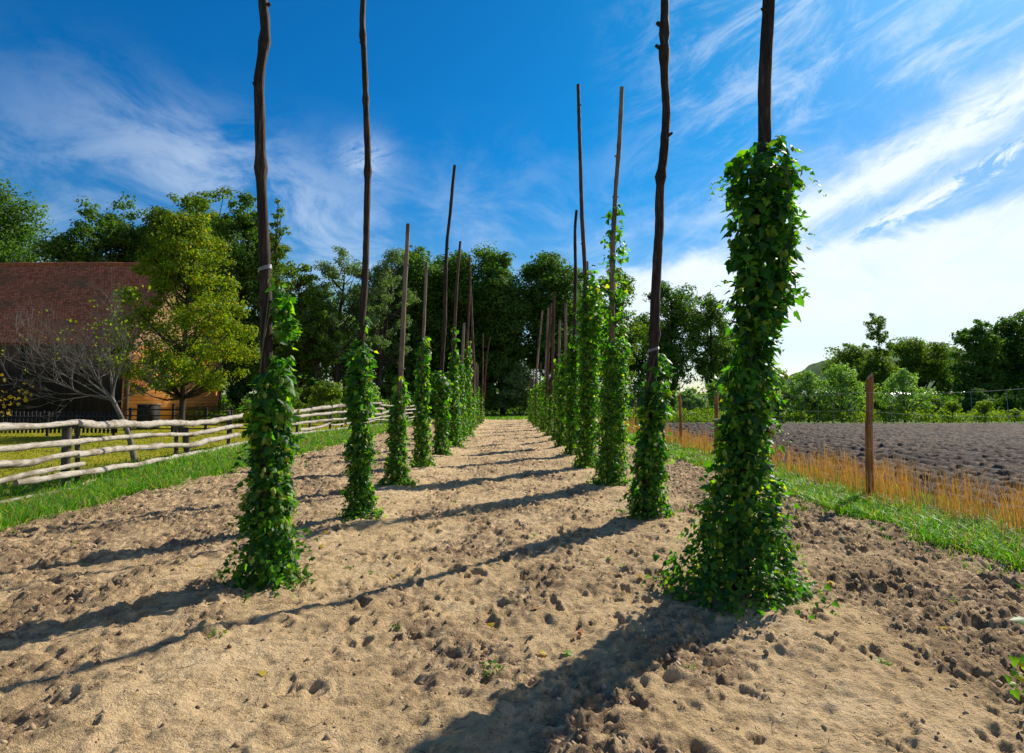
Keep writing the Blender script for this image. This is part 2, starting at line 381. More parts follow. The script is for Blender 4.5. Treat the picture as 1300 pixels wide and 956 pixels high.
# ------------------------------------------------------------------ grasses (uncountable)
def blades(n, fx, fy, hgt, wid, lean, zf=None, segs=3):
    x = fx(n); y = fy(n) ; x = x(y) if callable(x) else x
    z = zf(x, y) if zf else np.zeros(n)
    H = hgt * (.5 + .8 * R.random(n)); W = wid * (.6 + .8 * R.random(n)); a = R.random(n) * 2 * PI; la = R.random(n) * 2 * PI
    W = W * np.maximum(1, y / 9)      # far blades stand for tufts
    ln = lean * R.random(n) * H
    base = np.stack([x, y, z - .02], 1); side = np.stack([np.cos(a), np.sin(a), 0 * a], 1); ld = np.stack([np.cos(la), np.sin(la), 0 * la], 1)
    Vs = []
    for k in range(segs):
        t = k / segs
        c = base + np.array((0, 0, 1)) * (H * (t - .22 * lean * t * t))[:, None] + ld * (ln * t * t)[:, None]
        w = (W * (1 - .55 * t) / 2)[:, None]
        Vs += [c - side * w, c + side * w]
    Vs.append(base + np.array((0, 0, 1)) * (H * (1 - .3 * lean))[:, None] + ld * ln[:, None])
    V = np.stack(Vs, 1); m_ = V.shape[1]
    q = [(2 * k, 2 * k + 1, 2 * k + 3, 2 * k + 2) for k in range(segs - 1)]
    o = (np.arange(n) * m_)[:, None, None]
    V = V.reshape(-1, 3)
    Fq = (np.array(q)[None] + o).reshape(-1, 4); Ft = (np.array([(m_ - 3, m_ - 2, m_ - 1)])[None] + o).reshape(-1, 3)
    return V, Fq, Ft
def clumped(n, x0, x1, h, wd):
    V, Fq, Ft = blades(n, strip(x0, x1, .3), ylog(4, 48), h, wd, .4)
    m_ = len(V) // n; B = V.reshape(n, m_, 3); x = B[:, 0, 0]; y = B[:, 0, 1]
    g = fbm(x * 1.6 + 4, y * 1.1, 3); keep = g > .08 + .5 * (R.random(n) - .5)
    B = B[keep]; g = g[keep]; B[:, :, 2] *= (.55 + 1.0 * np.clip(g + .25, 0, .9))[:, None]; k = len(B)
    return B.reshape(-1, 3), Fq[:k * (len(Fq) // n)], Ft[:k]
def grass_obj(name, sets, mat, label):
    parts = []
    for V, Fq, Ft in sets:
        # share vertices: put quads then tris on the same vertex block through an index trick
        parts.append((V, Fq)); parts.append((V[:0], Ft - 0)) 
    # join manually
    off = 0; Vs = []; L = []; T = []
    for V, Fq, Ft in sets:
        Vs.append(V)
        m_ = len(Fq) // max(1, len(Ft))
        L.append(np.hstack([(Fq + off).reshape(len(Ft), -1), Ft + off]).ravel()); T.append(np.tile([4] * m_ + [3], len(Ft))); off += len(V)
    V = np.concatenate(Vs); L = np.concatenate(L); T = np.concatenate(T)
    me = bpy.data.meshes.new(name); me.vertices.add(len(V)); me.vertices.foreach_set('co', V.astype(np.float32).ravel())
    me.loops.add(len(L)); me.loops.foreach_set('vertex_index', L.astype(np.int32)); me.polygons.add(len(T))
    me.polygons.foreach_set('loop_start', np.r_[0, np.cumsum(T)[:-1]].astype(np.int32)); me.update(calc_edges=True)
    me.polygons.foreach_set('use_smooth', np.ones(len(T), bool)); me.materials.append(mat); me.validate()
    o = bpy.data.objects.new(name, me); col.objects.link(o)
    return tag(o, label, name.replace('_', ' '), kind='stuff')
def ylog(a, b): return lambda n: a * (b / a) ** R.random(n)
def strip(x0, x1, jit=.25, k=1.0):
    return lambda n: (lambda y: x0 + (x1 - x0) * R.random(n) ** k + jit * 1.1 * fbm(y * .9 + x0, y * .3, 4) + (R.random(n) < .05) * .5 * (R.random(n) - .5))
grass_obj('long_grass', [
    blades(60000, strip(-6.2, -8.7), ylog(3.5, 62), .27, .011, 1.35),
    blades(2500, strip(-5.9, -6.5, .5), ylog(3.5, 40), .12, .009, 1.4), blades(9000, strip(-7.6, -9.1), ylog(5, 60), .36, .011, 1.1)], M['grass'], 'long green grass along the foot of the silver split-rail fence')
grass_obj('verge_grass', [blades(42000, strip(4.85, 6.1), ylog(3, 62), .23, .012, 1.2), blades(2200, strip(4.45, 5.1, .5), ylog(3, 40), .12, .009, 1.4), blades(2500, strip(5.9, 7.2), ylog(4, 50), .25, .01, 1.)], M['grass'], 'bright green grass strip between sand and dry stalks')
grass_obj('dry_stalks', [clumped(15000, 5.65, 7.2, .62, .0055), clumped(4500, 6.6, 8.6, .45, .005)], M['straw'], 'golden dry stalks standing along the wire fence')
grass_obj('dead_grass', [blades(2200, strip(-6.1, -8.9, .6), ylog(3.5, 50), .36, .005, .9), blades(1300, strip(4.8, 6.3, .5), ylog(3, 50), .34, .005, .9)], M['straw'], 'thin dead grass stems mixed into the green verges')
grass_obj('lawn_grass', [blades(60000, lambda n: (lambda y: -9.0 - (y * .95 - 2) * R.random(n)), ylog(8, 46), .07, .012, 1.0)], M['lawn_blade'], 'short yellow-green lawn grass behind the split-rail fence')
grass_obj('far_grass', [blades(20000, lambda n: (lambda y: -12 + 30 * R.random(n)), lambda n: 56 + 16 * R.random(n), .3, .012, .8)], M['grass'], 'patch of green grass at the far end of the sand path')

# ------------------------------------------------------------------ hop poles and hop plants
def Yrow(n, row=''): return 1280 * (.00425 + .00262 * (n - 1)) + (.30 if (row, n) == ('left', 1) else 0)
POLES = [  # row, n, material, radius, [(px,py) from top to base], look
 ('left', 1, 'pole_dark', .052, [(338, -180), (335, -80), (334, 0), (337, 18), (342, 37), (339, 60), (333, 92), (330, 110), (332, 150), (330.5, 200), (331.5, 250), (333.5, 325), (336, 380), (340, 500), (341, 620), (339, 728)], 'thick dark crooked pole with knots'),
 ('left', 2, 'pole_dark', .051, [(466, -110), (463, -60), (461, 0), (459.5, 30), (462, 70), (465, 150), (467, 200), (466, 250), (464, 325), (463, 370), (458, 427), (456, 520), (457, 652)], 'dark wavy pole rising out of the picture'),
 ('left', 3, 'pole_grey', .052, [(518, 284), (515, 340), (511, 430), (505.5, 519), (504, 613)], 'straight pale grey pole'),
 ('left', 4, 'pole_grey', .042, [(541.5, 333), (539, 400), (537, 458), (536, 591)], 'slim grey-brown pole'),
 ('left', 5, 'pole_dark', .062, [(577.5, 210), (575, 232), (572, 267), (568, 300), (566.5, 327), (564, 418), (560, 478), (559, 576)], 'tall dark leaning pole with bent top'),
 ('left', 6, 'pole_brown', .066, [(584.5, 307), (580, 359), (576, 440), (572, 568)], 'tall reddish brown pole'),
 ('left', 7, 'pole_grey', .06, [(589.3, 410), (585, 490), (580, 561)], 'short thick grey pole'),
 ('left', 8, 'pole_brown', .05, [(596, 325), (597.5, 352), (593.5, 426), (589, 556)], 'thin wavy brown pole'),
 ('left', 9, 'pole_grey', .045, [(597, 432), (595.5, 500), (594, 551)], 'short slim grey pole'),
 ('left', 10, 'pole_brown', .07, [(597.5, 363), (599, 400), (601.5, 460), (600, 548)], 'brown pole leaning to the left'),
 ('left', 11, 'pole_grey', .05, [(604.3, 460), (603, 500), (602, 545)], 'low grey pole'),
 ('left', 12, 'pole_grey', .05, [(606.5, 462), (606, 543)], 'low straight grey pole'),
 ('left', 13, 'pole_brown', .065, [(613, 423), (613, 480), (610, 541)], 'reddish pole'),
 ('left', 14, 'pole_brown', .06, [(622, 428), (618, 455), (615, 500), (612, 538)], 'farthest pole, leaning right'),
 ('right', 1, 'pole_dark', .062, [(979, -160), (976, -70), (974, 0), (970, 50), (968, 100), (969, 150), (971.5, 195), (969, 260), (962, 340), (955, 444), (949, 560), (940, 660), (936, 742)], 'thickest dark pole, rising out of a tall leafy column'),
 ('right', 2, 'pole_dark', .068, [(845, -110), (844, 0), (843.5, 50), (844, 100), (847, 135), (843, 200), (838.5, 225), (837, 300), (832.5, 360), (830, 430), (824, 540), (822, 652)], 'stout dark brown pole with a knot'),
 ('right', 3, 'pole_grey', .052, [(789.5, 111), (786, 190), (781, 250), (778, 320), (777, 400), (777, 461), (774, 540), (773, 615)], 'tall pale pole with a few leaves creeping up'),
 ('right', 4, 'pole_brown', .058, [(734, 108), (735, 160), (736.5, 200), (739, 280), (743, 350), (745, 420), (744, 592)], 'tall thin brown pole bending left at the top'),
 ('right', 5, 'pole_dark', .062, [(732, 267), (730, 290), (730.5, 345), (729, 461), (724, 577)], 'rough dark brown pole'),
 ('right', 6, 'pole_grey', .06, [(718, 385), (718.5, 430), (718, 479), (711, 567)], 'plain grey pole'),
 ('right', 7, 'pole_grey', .058, [(710.7, 406), (709.6, 463), (703, 560)], 'short grey pole'),
 ('right', 8, 'pole_brown', .075, [(704, 370), (703, 400), (701, 498), (696, 555)], 'dark reddish pole'),
 ('right', 9, 'pole_brown', .07, [(699.5, 385), (697, 430), (694, 503), (690, 551)], 'brown pole'),
 ('right', 10, 'pole_grey', .075, [(696, 391), (694, 440), (691, 504), (686, 547)], 'pale pole leaning right'),
 ('right', 11, 'pole_grey', .065, [(688.5, 394), (684, 440), (680, 489), (681, 544)], 'pale pole leaning well to the right'),
 ('right', 12, 'pole_brown', .06, [(686.5, 460), (685, 500), (679, 541)], 'low brown pole'),
 ('right', 13, 'pole_grey', .06, [(677.5, 470), (677, 500), (675, 539)], 'low grey pole'),
 ('right', 14, 'pole_brown', .06, [(673.5, 478), (673, 538)], 'farthest low brown pole'),
]
ORD = ['', 'nearest', 'second', 'third', 'fourth', 'fifth', 'sixth', 'seventh', 'eighth', 'ninth', 'tenth', 'eleventh', 'twelfth', 'thirteenth', 'last']
def where(row, n): return '%s in the %s row' % (ORD[n], row)
centre = {}
for row, n, mt, r, pts, look in POLES:
    Yn = Yrow(n, row); P = [at(px, py, Yn) for px, py in pts][::-1]
    x0, y0 = P[0][0], Yn; z0 = zs(x0, y0)
    P[0][2] = z0 - .15
    Q, tt = resample(P, .12 if n < 6 else .3)
    if n < 8: Q[:, 1] += .03 * np.array([gnoise(np.array([q * .5 + n]), np.array([n * 3.1]))[0] for q in tt]) * 4
    k = len(Q)
    rr = r * (1.12 - .34 * np.linspace(0, 1, k)) * (1 + .10 * np.array([float(gnoise(np.array([q * 1.3 + n * 7]), np.array([.5]))[0]) for q in tt]))
    rr = rr * (1 + (.32 if mt == 'pole_dark' and n < 3 else .12) * (R.random(k) < .06))
    pr = thing('hop_pole', '%s, %s' % (look, where(row, n)), 'pole', (x0, y0, z0), 'wooden hop poles in two rows')
    mk('shaft', tube(Q, rr, 12 if n < 6 else 7, .16), M[mt], pr)
    centre[(row, n)] = (Q, rr)
    knots = []
    if n <= 5 or mt != 'pole_grey':
        for q in range(7 if n < 4 else 3):      # stubs of cut side branches
            i = random.randint(k // 3, k - 3); a = random.random() * 2 * PI; d = np.array((math.cos(a), math.sin(a) * .4, .55)); d /= np.linalg.norm(d)
            knots.append(tube([Q[i], Q[i] + d * rr[i] * 1.25, Q[i] + d * rr[i] * (1.6 + .4 * random.random())], [rr[i] * .55, rr[i] * .38, rr[i] * .3], 6, .2))
        for kk in knots: mk('branch_stub', kk, M[mt], pr)
    if (row, n) in (('left', 1), ('right', 2)):
        py = 347 if row == 'left' else 446
        z = at(650, py, Yn)[2]; i = int(np.argmin(abs(Q[:, 2] - z))); c = Q[i]; a = np.linspace(0, 2 * PI * 3, 50)
        mk('wire_tie', tube(np.stack([c[0] + (rr[i] + .006) * np.cos(a), c[1] + (rr[i] + .006) * np.sin(a), c[2] + .012 * a / 6 + .02 * np.cos(a)], 1), .0035, 5), M['wire'], pr)
# the second stick standing inside the leaves of the fourth right plant
Yx = Yrow(4) + .35
P = [at(748, 590, Yx), at(747, 450, Yx), at(745.5, 332, Yx)]; P[0][2] = -.1; Q, _ = resample(P, .3)
pr = thing('hop_pole', 'thin pale extra stick standing just behind the fourth pole of the right row', 'pole', (P[0][0], Yx, 0), 'wooden hop poles in two rows')
mk('shaft', tube(Q, .035, 7, .15), M['pole_grey'], pr)

PROF = {  # (py, left px, right px, density)
 ('left', 1): [(350, 338, 352, .12), (368, 342, 368, .3), (400, 342, 382, .4), (450, 338, 380, .5), (480, 322, 376, .8), (505, 315, 374, 1), (560, 311, 378, 1), (600, 308, 376, 1), (650, 306, 378, 1), (690, 302, 382, 1), (725, 296, 386, 1), (752, 294, 384, 1)],
 ('left', 2): [(395, 456, 470, .15), (425, 446, 476, .3), (450, 440, 478, .6), (480, 438, 475, 1), (540, 440, 474, 1), (600, 440, 474, 1), (630, 437, 478, 1), (658, 434, 482, 1)],
 ('left', 3): [(478, 500, 520, .2), (505, 497, 520, .5), (522, 494, 517, 1), (570, 490, 518, 1), (600, 486, 521, 1), (617, 482, 526, 1)],
 ('left', 4): [(425, 533, 546, .3), (445, 529, 547, .7), (490, 526, 546, 1), (540, 525, 547, 1), (575, 524, 549, 1), (595, 521, 552, 1)],
 ('left', 5): [(470, 548, 566, .5), (486, 548, 571, 1), (530, 549, 573, 1), (560, 548, 572, 1), (581, 545, 574, 1)],
 ('left', 6): [(415, 574, 582, .3), (450, 571, 583, .6), (490, 566, 584, 1), (545, 565, 586, 1), (571, 563, 589, 1)],
 ('left', 7): [(462, 580, 591, .4), (490, 577, 592, 1), (563, 572, 596, 1)],
 ('left', 8): [(432, 590, 600, .4), (480, 586, 600, 1), (558, 584, 603, 1)],
 ('right', 1): [(172, 956, 990, .15), (186, 944, 1004, .35), (200, 930, 1014, .7), (230, 914, 1024, .95), (265, 916, 1022, .8), (300, 920, 1018, .9), (350, 928, 1010, 1), (395, 930, 1000, 1), (430, 934, 984, 1), (470, 920, 986, 1), (510, 910, 984, 1), (560, 908, 984, 1), (600, 896, 990, 1), (640, 886, 1000, 1), (680, 872, 1006, 1), (720, 856, 1016, 1), (752, 842, 1030, 1), (764, 846, 1026, .8)],
 ('right', 2): [(448, 824, 850, .2), (475, 820, 852, .4), (505, 812, 852, .9), (560, 802, 850, 1), (600, 800, 849, 1), (640, 798, 848, 1), (665, 795, 850, 1)],
 ('right', 3): [(258, 768, 790, .16), (300, 764, 794, .2), (350, 762, 800, .22), (410, 762, 798, .35), (455, 762, 800, .8), (475, 762, 800, 1), (520, 760, 798, 1), (560, 757, 797, 1), (600, 753, 799, 1), (622, 750, 802, 1)],
 ('right', 4): [(335, 736, 754, .3), (365, 733, 766, .6), (400, 733, 767, .95), (440, 731, 764, 1), (500, 732, 762, 1), (560, 729, 760, 1), (600, 727, 764, 1)],
 ('right', 5): [(425, 722, 735, .4), (455, 719, 734, 1), (560, 715, 737, 1), (584, 713, 740, 1)],
 ('right', 6): [(445, 712, 723, .4), (475, 709, 723, 1), (573, 703, 720, 1)],
 ('right', 7): [(455, 704, 713, .4), (485, 702, 713, 1), (565, 696, 712, 1)],
}
VLOOK = {('left', 1): 'tall dark green hop plant, thin and ragged at the top', ('left', 2): 'slim hop column with loose top leaves',
 ('left', 3): 'short compact hop plant with wider foot', ('left', 4): 'narrow hop column', ('left', 5): 'stocky dark hop column', ('left', 6): 'hop plant with a thin leafy tip',
 ('right', 1): 'huge hop plant with hanging cones and spreading foot', ('right', 2): 'dark hop column tapering upwards', ('right', 3): 'hop plant with a long sparse spiral of leaves above',
 ('right', 4): 'tall bright green bushy hop plant', ('right', 5): 'leafy hop column'}
def cone_mesh():
    V = []; F = []
    for k in range(7):
        t = k / 6; r = .013 * math.sin(PI * (.18 + .78 * t)) + .002; z = -.036 * t
        for j in range(6):
            a = 2 * PI * j / 6 + k * .5; b0 = len(V)
            V += [(r * .5 * math.cos(a), r * .5 * math.sin(a), z + .004), (r * math.cos(a - .45), r * math.sin(a - .45), z - .004), (r * 1.12 * math.cos(a), r * 1.12 * math.sin(a), z - .014), (r * math.cos(a + .45), r * math.sin(a + .45), z - .004)]
            F.append((b0, b0 + 1, b0 + 2, b0 + 3))
    return np.array(V), np.array(F)
CV, CF = cone_mesh()
NC = {('left', 1): 34, ('right', 1): 88, ('right', 2): 26, ('left', 2): 16, ('right', 3): 14}
for row, n, mt, r, pts, look in POLES:
    key = (row, n); Yn = Yrow(n, row)
    if key in PROF: pf = PROF[key]
    else:
        b0 = 510 + 1280 / Yn; w = 800 / Yn; cx = pts[-1][0]; tp = pts[-2][0] if len(pts) > 1 else cx
        ht = random.uniform(2.0, 3.0); tpy = 510 - (ht - 1.6) * 800 / Yn
        pf = [(tpy, cx * .4 + tp * .6 - .14 * w, cx * .4 + tp * .6 + .14 * w, .4), (tpy + .4 * w, cx - .15 * w, cx + .15 * w, .9), (b0 - .4 * w, cx - .21 * w, cx + .21 * w, 1), (b0 + .02 * w, cx - .30 * w, cx + .30 * w, 1)]
    A = np.array([[at(l, py, Yn)[2], at(l, py, Yn)[0], at(rr_, py, Yn)[0], dn] for py, l, rr_, dn in pf])[::-1]
    A[0, 0] = min(A[0, 0], .02)
    zz = np.linspace(A[0, 0], A[-1, 0], 200); xl = np.interp(zz, A[:, 0], A[:, 1]); xr = np.interp(zz, A[:, 0], A[:, 2]); dn = np.interp(zz, A[:, 0], A[:, 3])
    cx = (xl + xr) / 2; rad = (xr - xl) / 2 * (1 + .30 * gnoise(zz * 2.6, np.full(200, n * 3.7 + (9 if row == 'left' else 0))) + .25 * gnoise(zz * 7, np.full(200, n * 1.7)))
    x0 = cx[0]; z0 = zs(x0, Yn)
    lk = VLOOK.get(key, random.choice(['green leafy hop column', 'bushy hop plant']))
    vr = thing('hop_plant', '%s, %s' % (lk, where(row, n)), 'hop plant', (x0, Yn, z0), 'hop plants climbing the poles')
    area = float(np.sum(2 * PI * rad * dn) * (zz[1] - zz[0]))
    big = n <= 3; s0 = {1: .077, 2: .078, 3: .082}.get(n, .095 if n < 7 else .12)
    N = int(area / (s0 ** 2 * .55) * (2.7 if n <= 3 else 2.4))
    hf0 = np.linspace(0, 1, 200); wgt = (.62 + .8 * hf0) ** -1.6; pw = rad * dn * wgt; N = int(N * (pw.sum() / (rad * dn).sum())); ii = R.choice(200, N, p=pw / pw.sum()); zc = zz[ii] + (R.random(N) - .5) * (zz[1] - zz[0]) * 2
    th = R.random(N) * 2 * PI
    lump = 1 + .5 * gnoise(th * 1.3 + n * 9, zc * 3.8 + n) + .45 * gnoise(th * 2.6 + 5, zc * 9)
    q = R.random(N); rf = np.where(q < .72, (.80 + .25 * R.random(N)) * lump, .35 + .4 * R.random(N))
    rf = np.where(R.random(N) < .12, rf * (1.08 + .35 * R.random(N)), rf)
    rd = np.maximum(rad[ii], .05) * rf * (.80 if key == ('right', 1) else .76 if n == 1 else .84) - s0 * .30; rd = np.maximum(rd, .03)
    # centre: blend of outline centre; keep round the pole in depth
    pos = np.stack([cx[ii] + rd * np.cos(th), Yn + np.minimum(rd, .8) * np.sin(th), zc], 1)
    o = np.stack([np.cos(th), np.sin(th), 0 * th], 1); upv = np.array((0, 0, 1.0))
    # thin regions: leaves gather in clusters (a sparse creeping shoot)
    keep = (dn[ii] > .55) | (gnoise(zc * 3.0 + 3 * n, th * .35) > -.05)
    pos, o, zc, th, ii = pos[keep], o[keep], zc[keep], th[keep], ii[keep]; N = len(pos)
    hfrac = (zc - zz[0]) / (zz[-1] - zz[0])
    sz = s0 * (.5 + .8 * R.random(N)) * (.60 + .8 * hfrac)
    nr = o * .65 + upv * .5 + rnd(N, .8); tp = -upv * .9 + o * .55 + rnd(N, .6)
    if n <= 7:      # side shoots that hang out of the column, and runners on the ground
        ap, an, at_p, asz = [], [], [], []
        for q_ in range({1: 60, 2: 34, 3: 24}.get(n, 12) * (2 if key == ('right', 1) else 1)):
            c_i = int(R.integers(0, N)); dd = o[c_i] * .8 + np.array((R.normal() * .4, R.normal() * .4, R.normal() * .35 + .1)); L_ = random.uniform(.10, .34) * (1.2 if n == 1 else 1); p_ = pos[c_i].copy(); kk = 6
            for e_ in range(kk):
                dd = dd + np.array((0, 0, -.22)); dd = dd / np.linalg.norm(dd); p_ = p_ + dd * L_ / kk
                for w_ in (0, 1):
                    ap.append(p_ + rnd(1, .015)[0]); an.append(np.array((0, -.2, .8)) + rnd(1, .7)[0]); at_p.append(dd + rnd(1, .9)[0]); asz.append(s0 * (.75 - .5 * e_ / kk) * random.uniform(.7, 1.2))
        for q_ in range(70 if n < 4 else 30):
            a_ = random.random() * 2 * PI; r_ = rad[0] * random.uniform(.6, 1.25); ap.append(np.array((x0 + r_ * math.cos(a_), Yn + r_ * math.sin(a_), z0 + random.uniform(0, .09)))); an.append(np.array((0, 0, 1)) + rnd(1, .6)[0]); at_p.append(np.array((math.cos(a_), math.sin(a_), 0)) + rnd(1, .8)[0]); asz.append(s0 * random.uniform(.3, .62))
        ap = np.array(ap); ap[:, 2] = np.maximum(ap[:, 2], z0 + .005); k_ = len(ap)
        pos = np.vstack([pos, ap]); nr = np.vstack([nr, np.array(an)]); tp = np.vstack([tp, np.array(at_p)]); sz = np.r_[sz, asz]
        o = np.vstack([o, np.zeros((k_, 3))]); th = np.r_[th, np.full(k_, -1.0)]; hfrac = np.r_[hfrac, np.zeros(k_)]; N += k_
    T = HOP_T if n <= 3 else (WIDE_T if n <= 6 else KITE_T)
    light = R.random(N) < (.30 if n < 3 else .42)
    if row == 'right' and n >= 3: light = R.random(N) < .5
    mk('leaves', [scatter(T, pos[~light], nr[~light], tp[~light], sz[~light])], M['hop'], vr, smooth=False)
    mk('young_leaves', [scatter(T, pos[light] + o[light] * .015, nr[light], tp[light], sz[light] * .85)], M['hop_light'], vr, smooth=False)
    # bines winding up
    Bp = []; Q, rq = centre[key]
    for s in range(3 if n < 7 else 1):
        hz = np.linspace(z0 - .02, zz[-1] * (.98 if s == 0 else .9), 60 if n < 4 else 30); a = hz * (2.2 + .5 * s) + s * 2.1
        qx = np.interp(hz, Q[:, 2], Q[:, 0]); rp = np.interp(hz, Q[:, 2], rq) + .012; rp = rp + np.maximum(0, .18 - hz) * .8
        mk('bine', tube(np.stack([qx + rp * np.cos(a), Yn + rp * np.sin(a), hz], 1), .006 if n < 4 else .009, 5), M['bine'], vr)
    # inner stems fill
    if key in NC:
        cm = None; nc = NC[key]
        ks = R.permutation(np.where((th > PI * .95) & (th < PI * 2.05) & (hfrac > .12))[0])[:nc]
        for c_i in ks:
            p = pos[c_i] + o[c_i] * (.04 + .02 * R.random()); s = .95 + .4 * R.random()
            if cm is None:
                co_ = mk('hop_cone', [(CV, CF)], M['cone'], None); cm = co_; co_.parent = vr
            else:
                co_ = cm.copy(); col.objects.link(co_); co_.parent = vr
            co_.location = tuple(p - np.array((x0, Yn, z0))); co_.scale = (s, s, s); co_.rotation_euler = (random.uniform(-.3, .3), random.uniform(-.3, .3), random.uniform(0, 6))
    else:
        m_ = 60 if n < 7 else 30; ks = R.choice(N, m_); P_ = pos[ks] + o[ks] * .04
        V = (P_[:, None] + CV[None] * 2.0).reshape(-1, 3); F = (CF[None] + (np.arange(m_) * len(CV))[:, None, None]).reshape(-1, 4)
        tag(mk('hop_cones', [(V, F)], M['cone'], vr), kind='stuff')

# ------------------------------------------------------------------ split-rail fence on the left
FPLAN = [(-7.0, 4.0), (-7.35, 8.0), (-7.5, 9.4), (-7.73, 11.43), (-8.7, 17.), (-9.35, 22), (-9.3, 30), (-8.85, 34), (-7.95, 42.7), (-7.3, 50), (-6.9, 58)]
def fpt(px, py):
    x, y, z = ray(px, py)
    for (xa, ya), (xb, yb) in zip(FPLAN, FPLAN[1:]):
        # solve t*(x,y) = a + s(b-a)
        dx, dy = xb - xa, yb - ya; det = x * (-dy) + dx * y
        if abs(det) < 1e-9: continue
        t = (xa * (-dy) + dx * ya) / det; s = (x * ya - y * xa) / det
        if -1e-6 <= s <= 1.0001 and t > 0: return np.array((x * t, y * t, CH + z * t))
    return None
fence = thing('split_rail_fence', 'silvery split-rail fence of rough crooked rails, running along the left side', 'fence', (-7.73, 11.43, 0))
RAILS = [([(-75, 552), (-30, 545), (0, 543.5), (30, 543), (60, 541.5), (85, 537.5), (109, 537)], 10), ([(98, 537), (130, 539), (170, 538.5), (215, 537), (240, 538), (265, 535), (298, 529)], 8), ([(292, 530), (305, 527.5), (322, 525)], 7),
 ([(-70, 575), (0, 569), (20, 570), (60, 565), (90, 560.5), (112, 559)], 7.5), ([(100, 561), (140, 556), (170, 553.5), (210, 552), (249, 551.5)], 6.5), ([(243, 552.5), (262, 548), (285, 543), (307, 540)], 6.5),
 ([(-70, 600), (0, 589.5), (30, 590), (60, 584), (85, 578), (104, 575)], 9), ([(98, 578), (125, 573), (170, 569), (200, 567), (240, 565), (248, 565)], 8.5), ([(244, 565), (270, 558), (304, 551.5)], 7),
 ([(-60, 625), (0, 610), (30, 603), (60, 597), (104, 589)], 7), ([(17, 613), (60, 605), (105, 601), (140, 593), (170, 590), (225, 580)], 7), ([(215, 582), (260, 574), (295, 566), (312, 562)], 6.5),
 ([(-60, 650), (0, 637), (30, 630), (60, 626), (90, 621), (109, 618)], 6), ([(101, 616), (130, 610), (156, 606)], 6.5), ([(214, 596), (235, 591)], 4),
 ([(325, 527), (350, 525), (390, 520.5), (415, 517), (440, 515)], 4.8), ([(330, 536), (371, 530), (400, 526.5), (440, 522.5)], 4.5), ([(325, 545), (365, 540), (395, 535.5), (425, 533), (442, 531)], 3.6),
 ([(382, 546), (400, 544), (412, 541), (420, 537)], 3.8), ([(420, 539.5), (444, 538)], 2.6), ([(330, 560), (370, 552), (390, 549), (410, 547), (442, 543.5)], 3.8), ([(405, 554), (425, 551), (443, 548)], 3.2),
 ([(436, 515.5), (463, 513), (487, 511.5)], 3), ([(482, 514), (500, 516)], 2.6), ([(440, 524), (460, 519), (487, 519)], 2.8), ([(440, 531), (470, 526.5), (485, 525.5), (497, 521)], 2.8), ([(440, 538), (485, 529), (499, 528)], 2.6), ([(442, 543), (480, 532.5), (499, 534.5)], 2.6), ([(445, 549), (478, 539), (499, 540)], 2.6)]
for x_a, x_b, top, bot in ((496, 531, 516, 536), (528, 552, 514.5, 532)):
    for k in range(5):
        f = k / 4; RAILS.append(([(x_a, top + f * (bot - top)), ((x_a + x_b) / 2, top + f * (bot - top) + random.uniform(-1, .6)), (x_b, top - 1 + f * (bot - top) * .86)], 2.3))
for pl, w in RAILS:
    P = [fpt(*p) for p in pl]; P = [p for p in P if p is not None]
    if len(P) < 2: continue
    d = P[-1] - P[0]; off = random.uniform(-.05, .05)
    P = [p + np.array((off, 0, 0)) for p in P]
    Q, tt = resample(P, .22); ym = np.mean([p[1] for p in P]); r = w * math.sqrt(np.mean([(p[0] ** 2 + p[1] ** 2) / p[1] ** 2 for p in P])) * 0 + w
    rad = .45 * w * ym / 800 * (1 + .34 * np.array([float(gnoise(np.array([q * .9]), np.array([w * 3.3 + P[0][1]]))[0]) for q in tt])); rad = rad * (1 + .06 * (R.random(len(tt)) - .5))
    Q[1:-1, 2] += .022 * np.array([float(gnoise(np.array([q * .8 + 7]), np.array([w * 5.3 + P[0][1]]))[0]) for q in tt[1:-1]]) * 2
    rad[0] *= .8; rad[-1] *= .75
    mk('rail', tube(Q, rad, 9, .34), M['rail'], fence)
for px, top, bot, w, lean in ((91, 541, 619, 11, 1), (106, 533, 612, 6, -1), (-20, 535, 650, 12, 0), (228, 541, 592, 5, 0), (243, 544, 580, 8, -3), (294, 521, 567, 4.5, 0), (330, 517, 563, 5, 0), (379, 519, 556, 3.5, 0), (395, 515, 553, 3.2, 0), (421, 513, 551, 3, 0), (436, 512, 549, 2.6, 0), (455, 512, 546, 2.6, 0), (485, 509, 541, 2.6, 0), (496, 510, 540, 2.4, 0), (530, 512, 536, 2, 0), (551, 511, 532, 2, 0)):
    a = fpt(px + lean, top); c = fpt(px, bot)
    if a is None or c is None: continue
    c = np.array((c[0] - .1, c[1], -.1)); a = a + np.array((-.1 if w > 4 else .0, 0, 0))
    Q, _ = resample([c, (a + c) / 2 + rnd(1, .01)[0], a], .3)
    mk('post', tube(Q, .5 * w * c[1] / 800, 9, .2), M['rail_post'], fence)

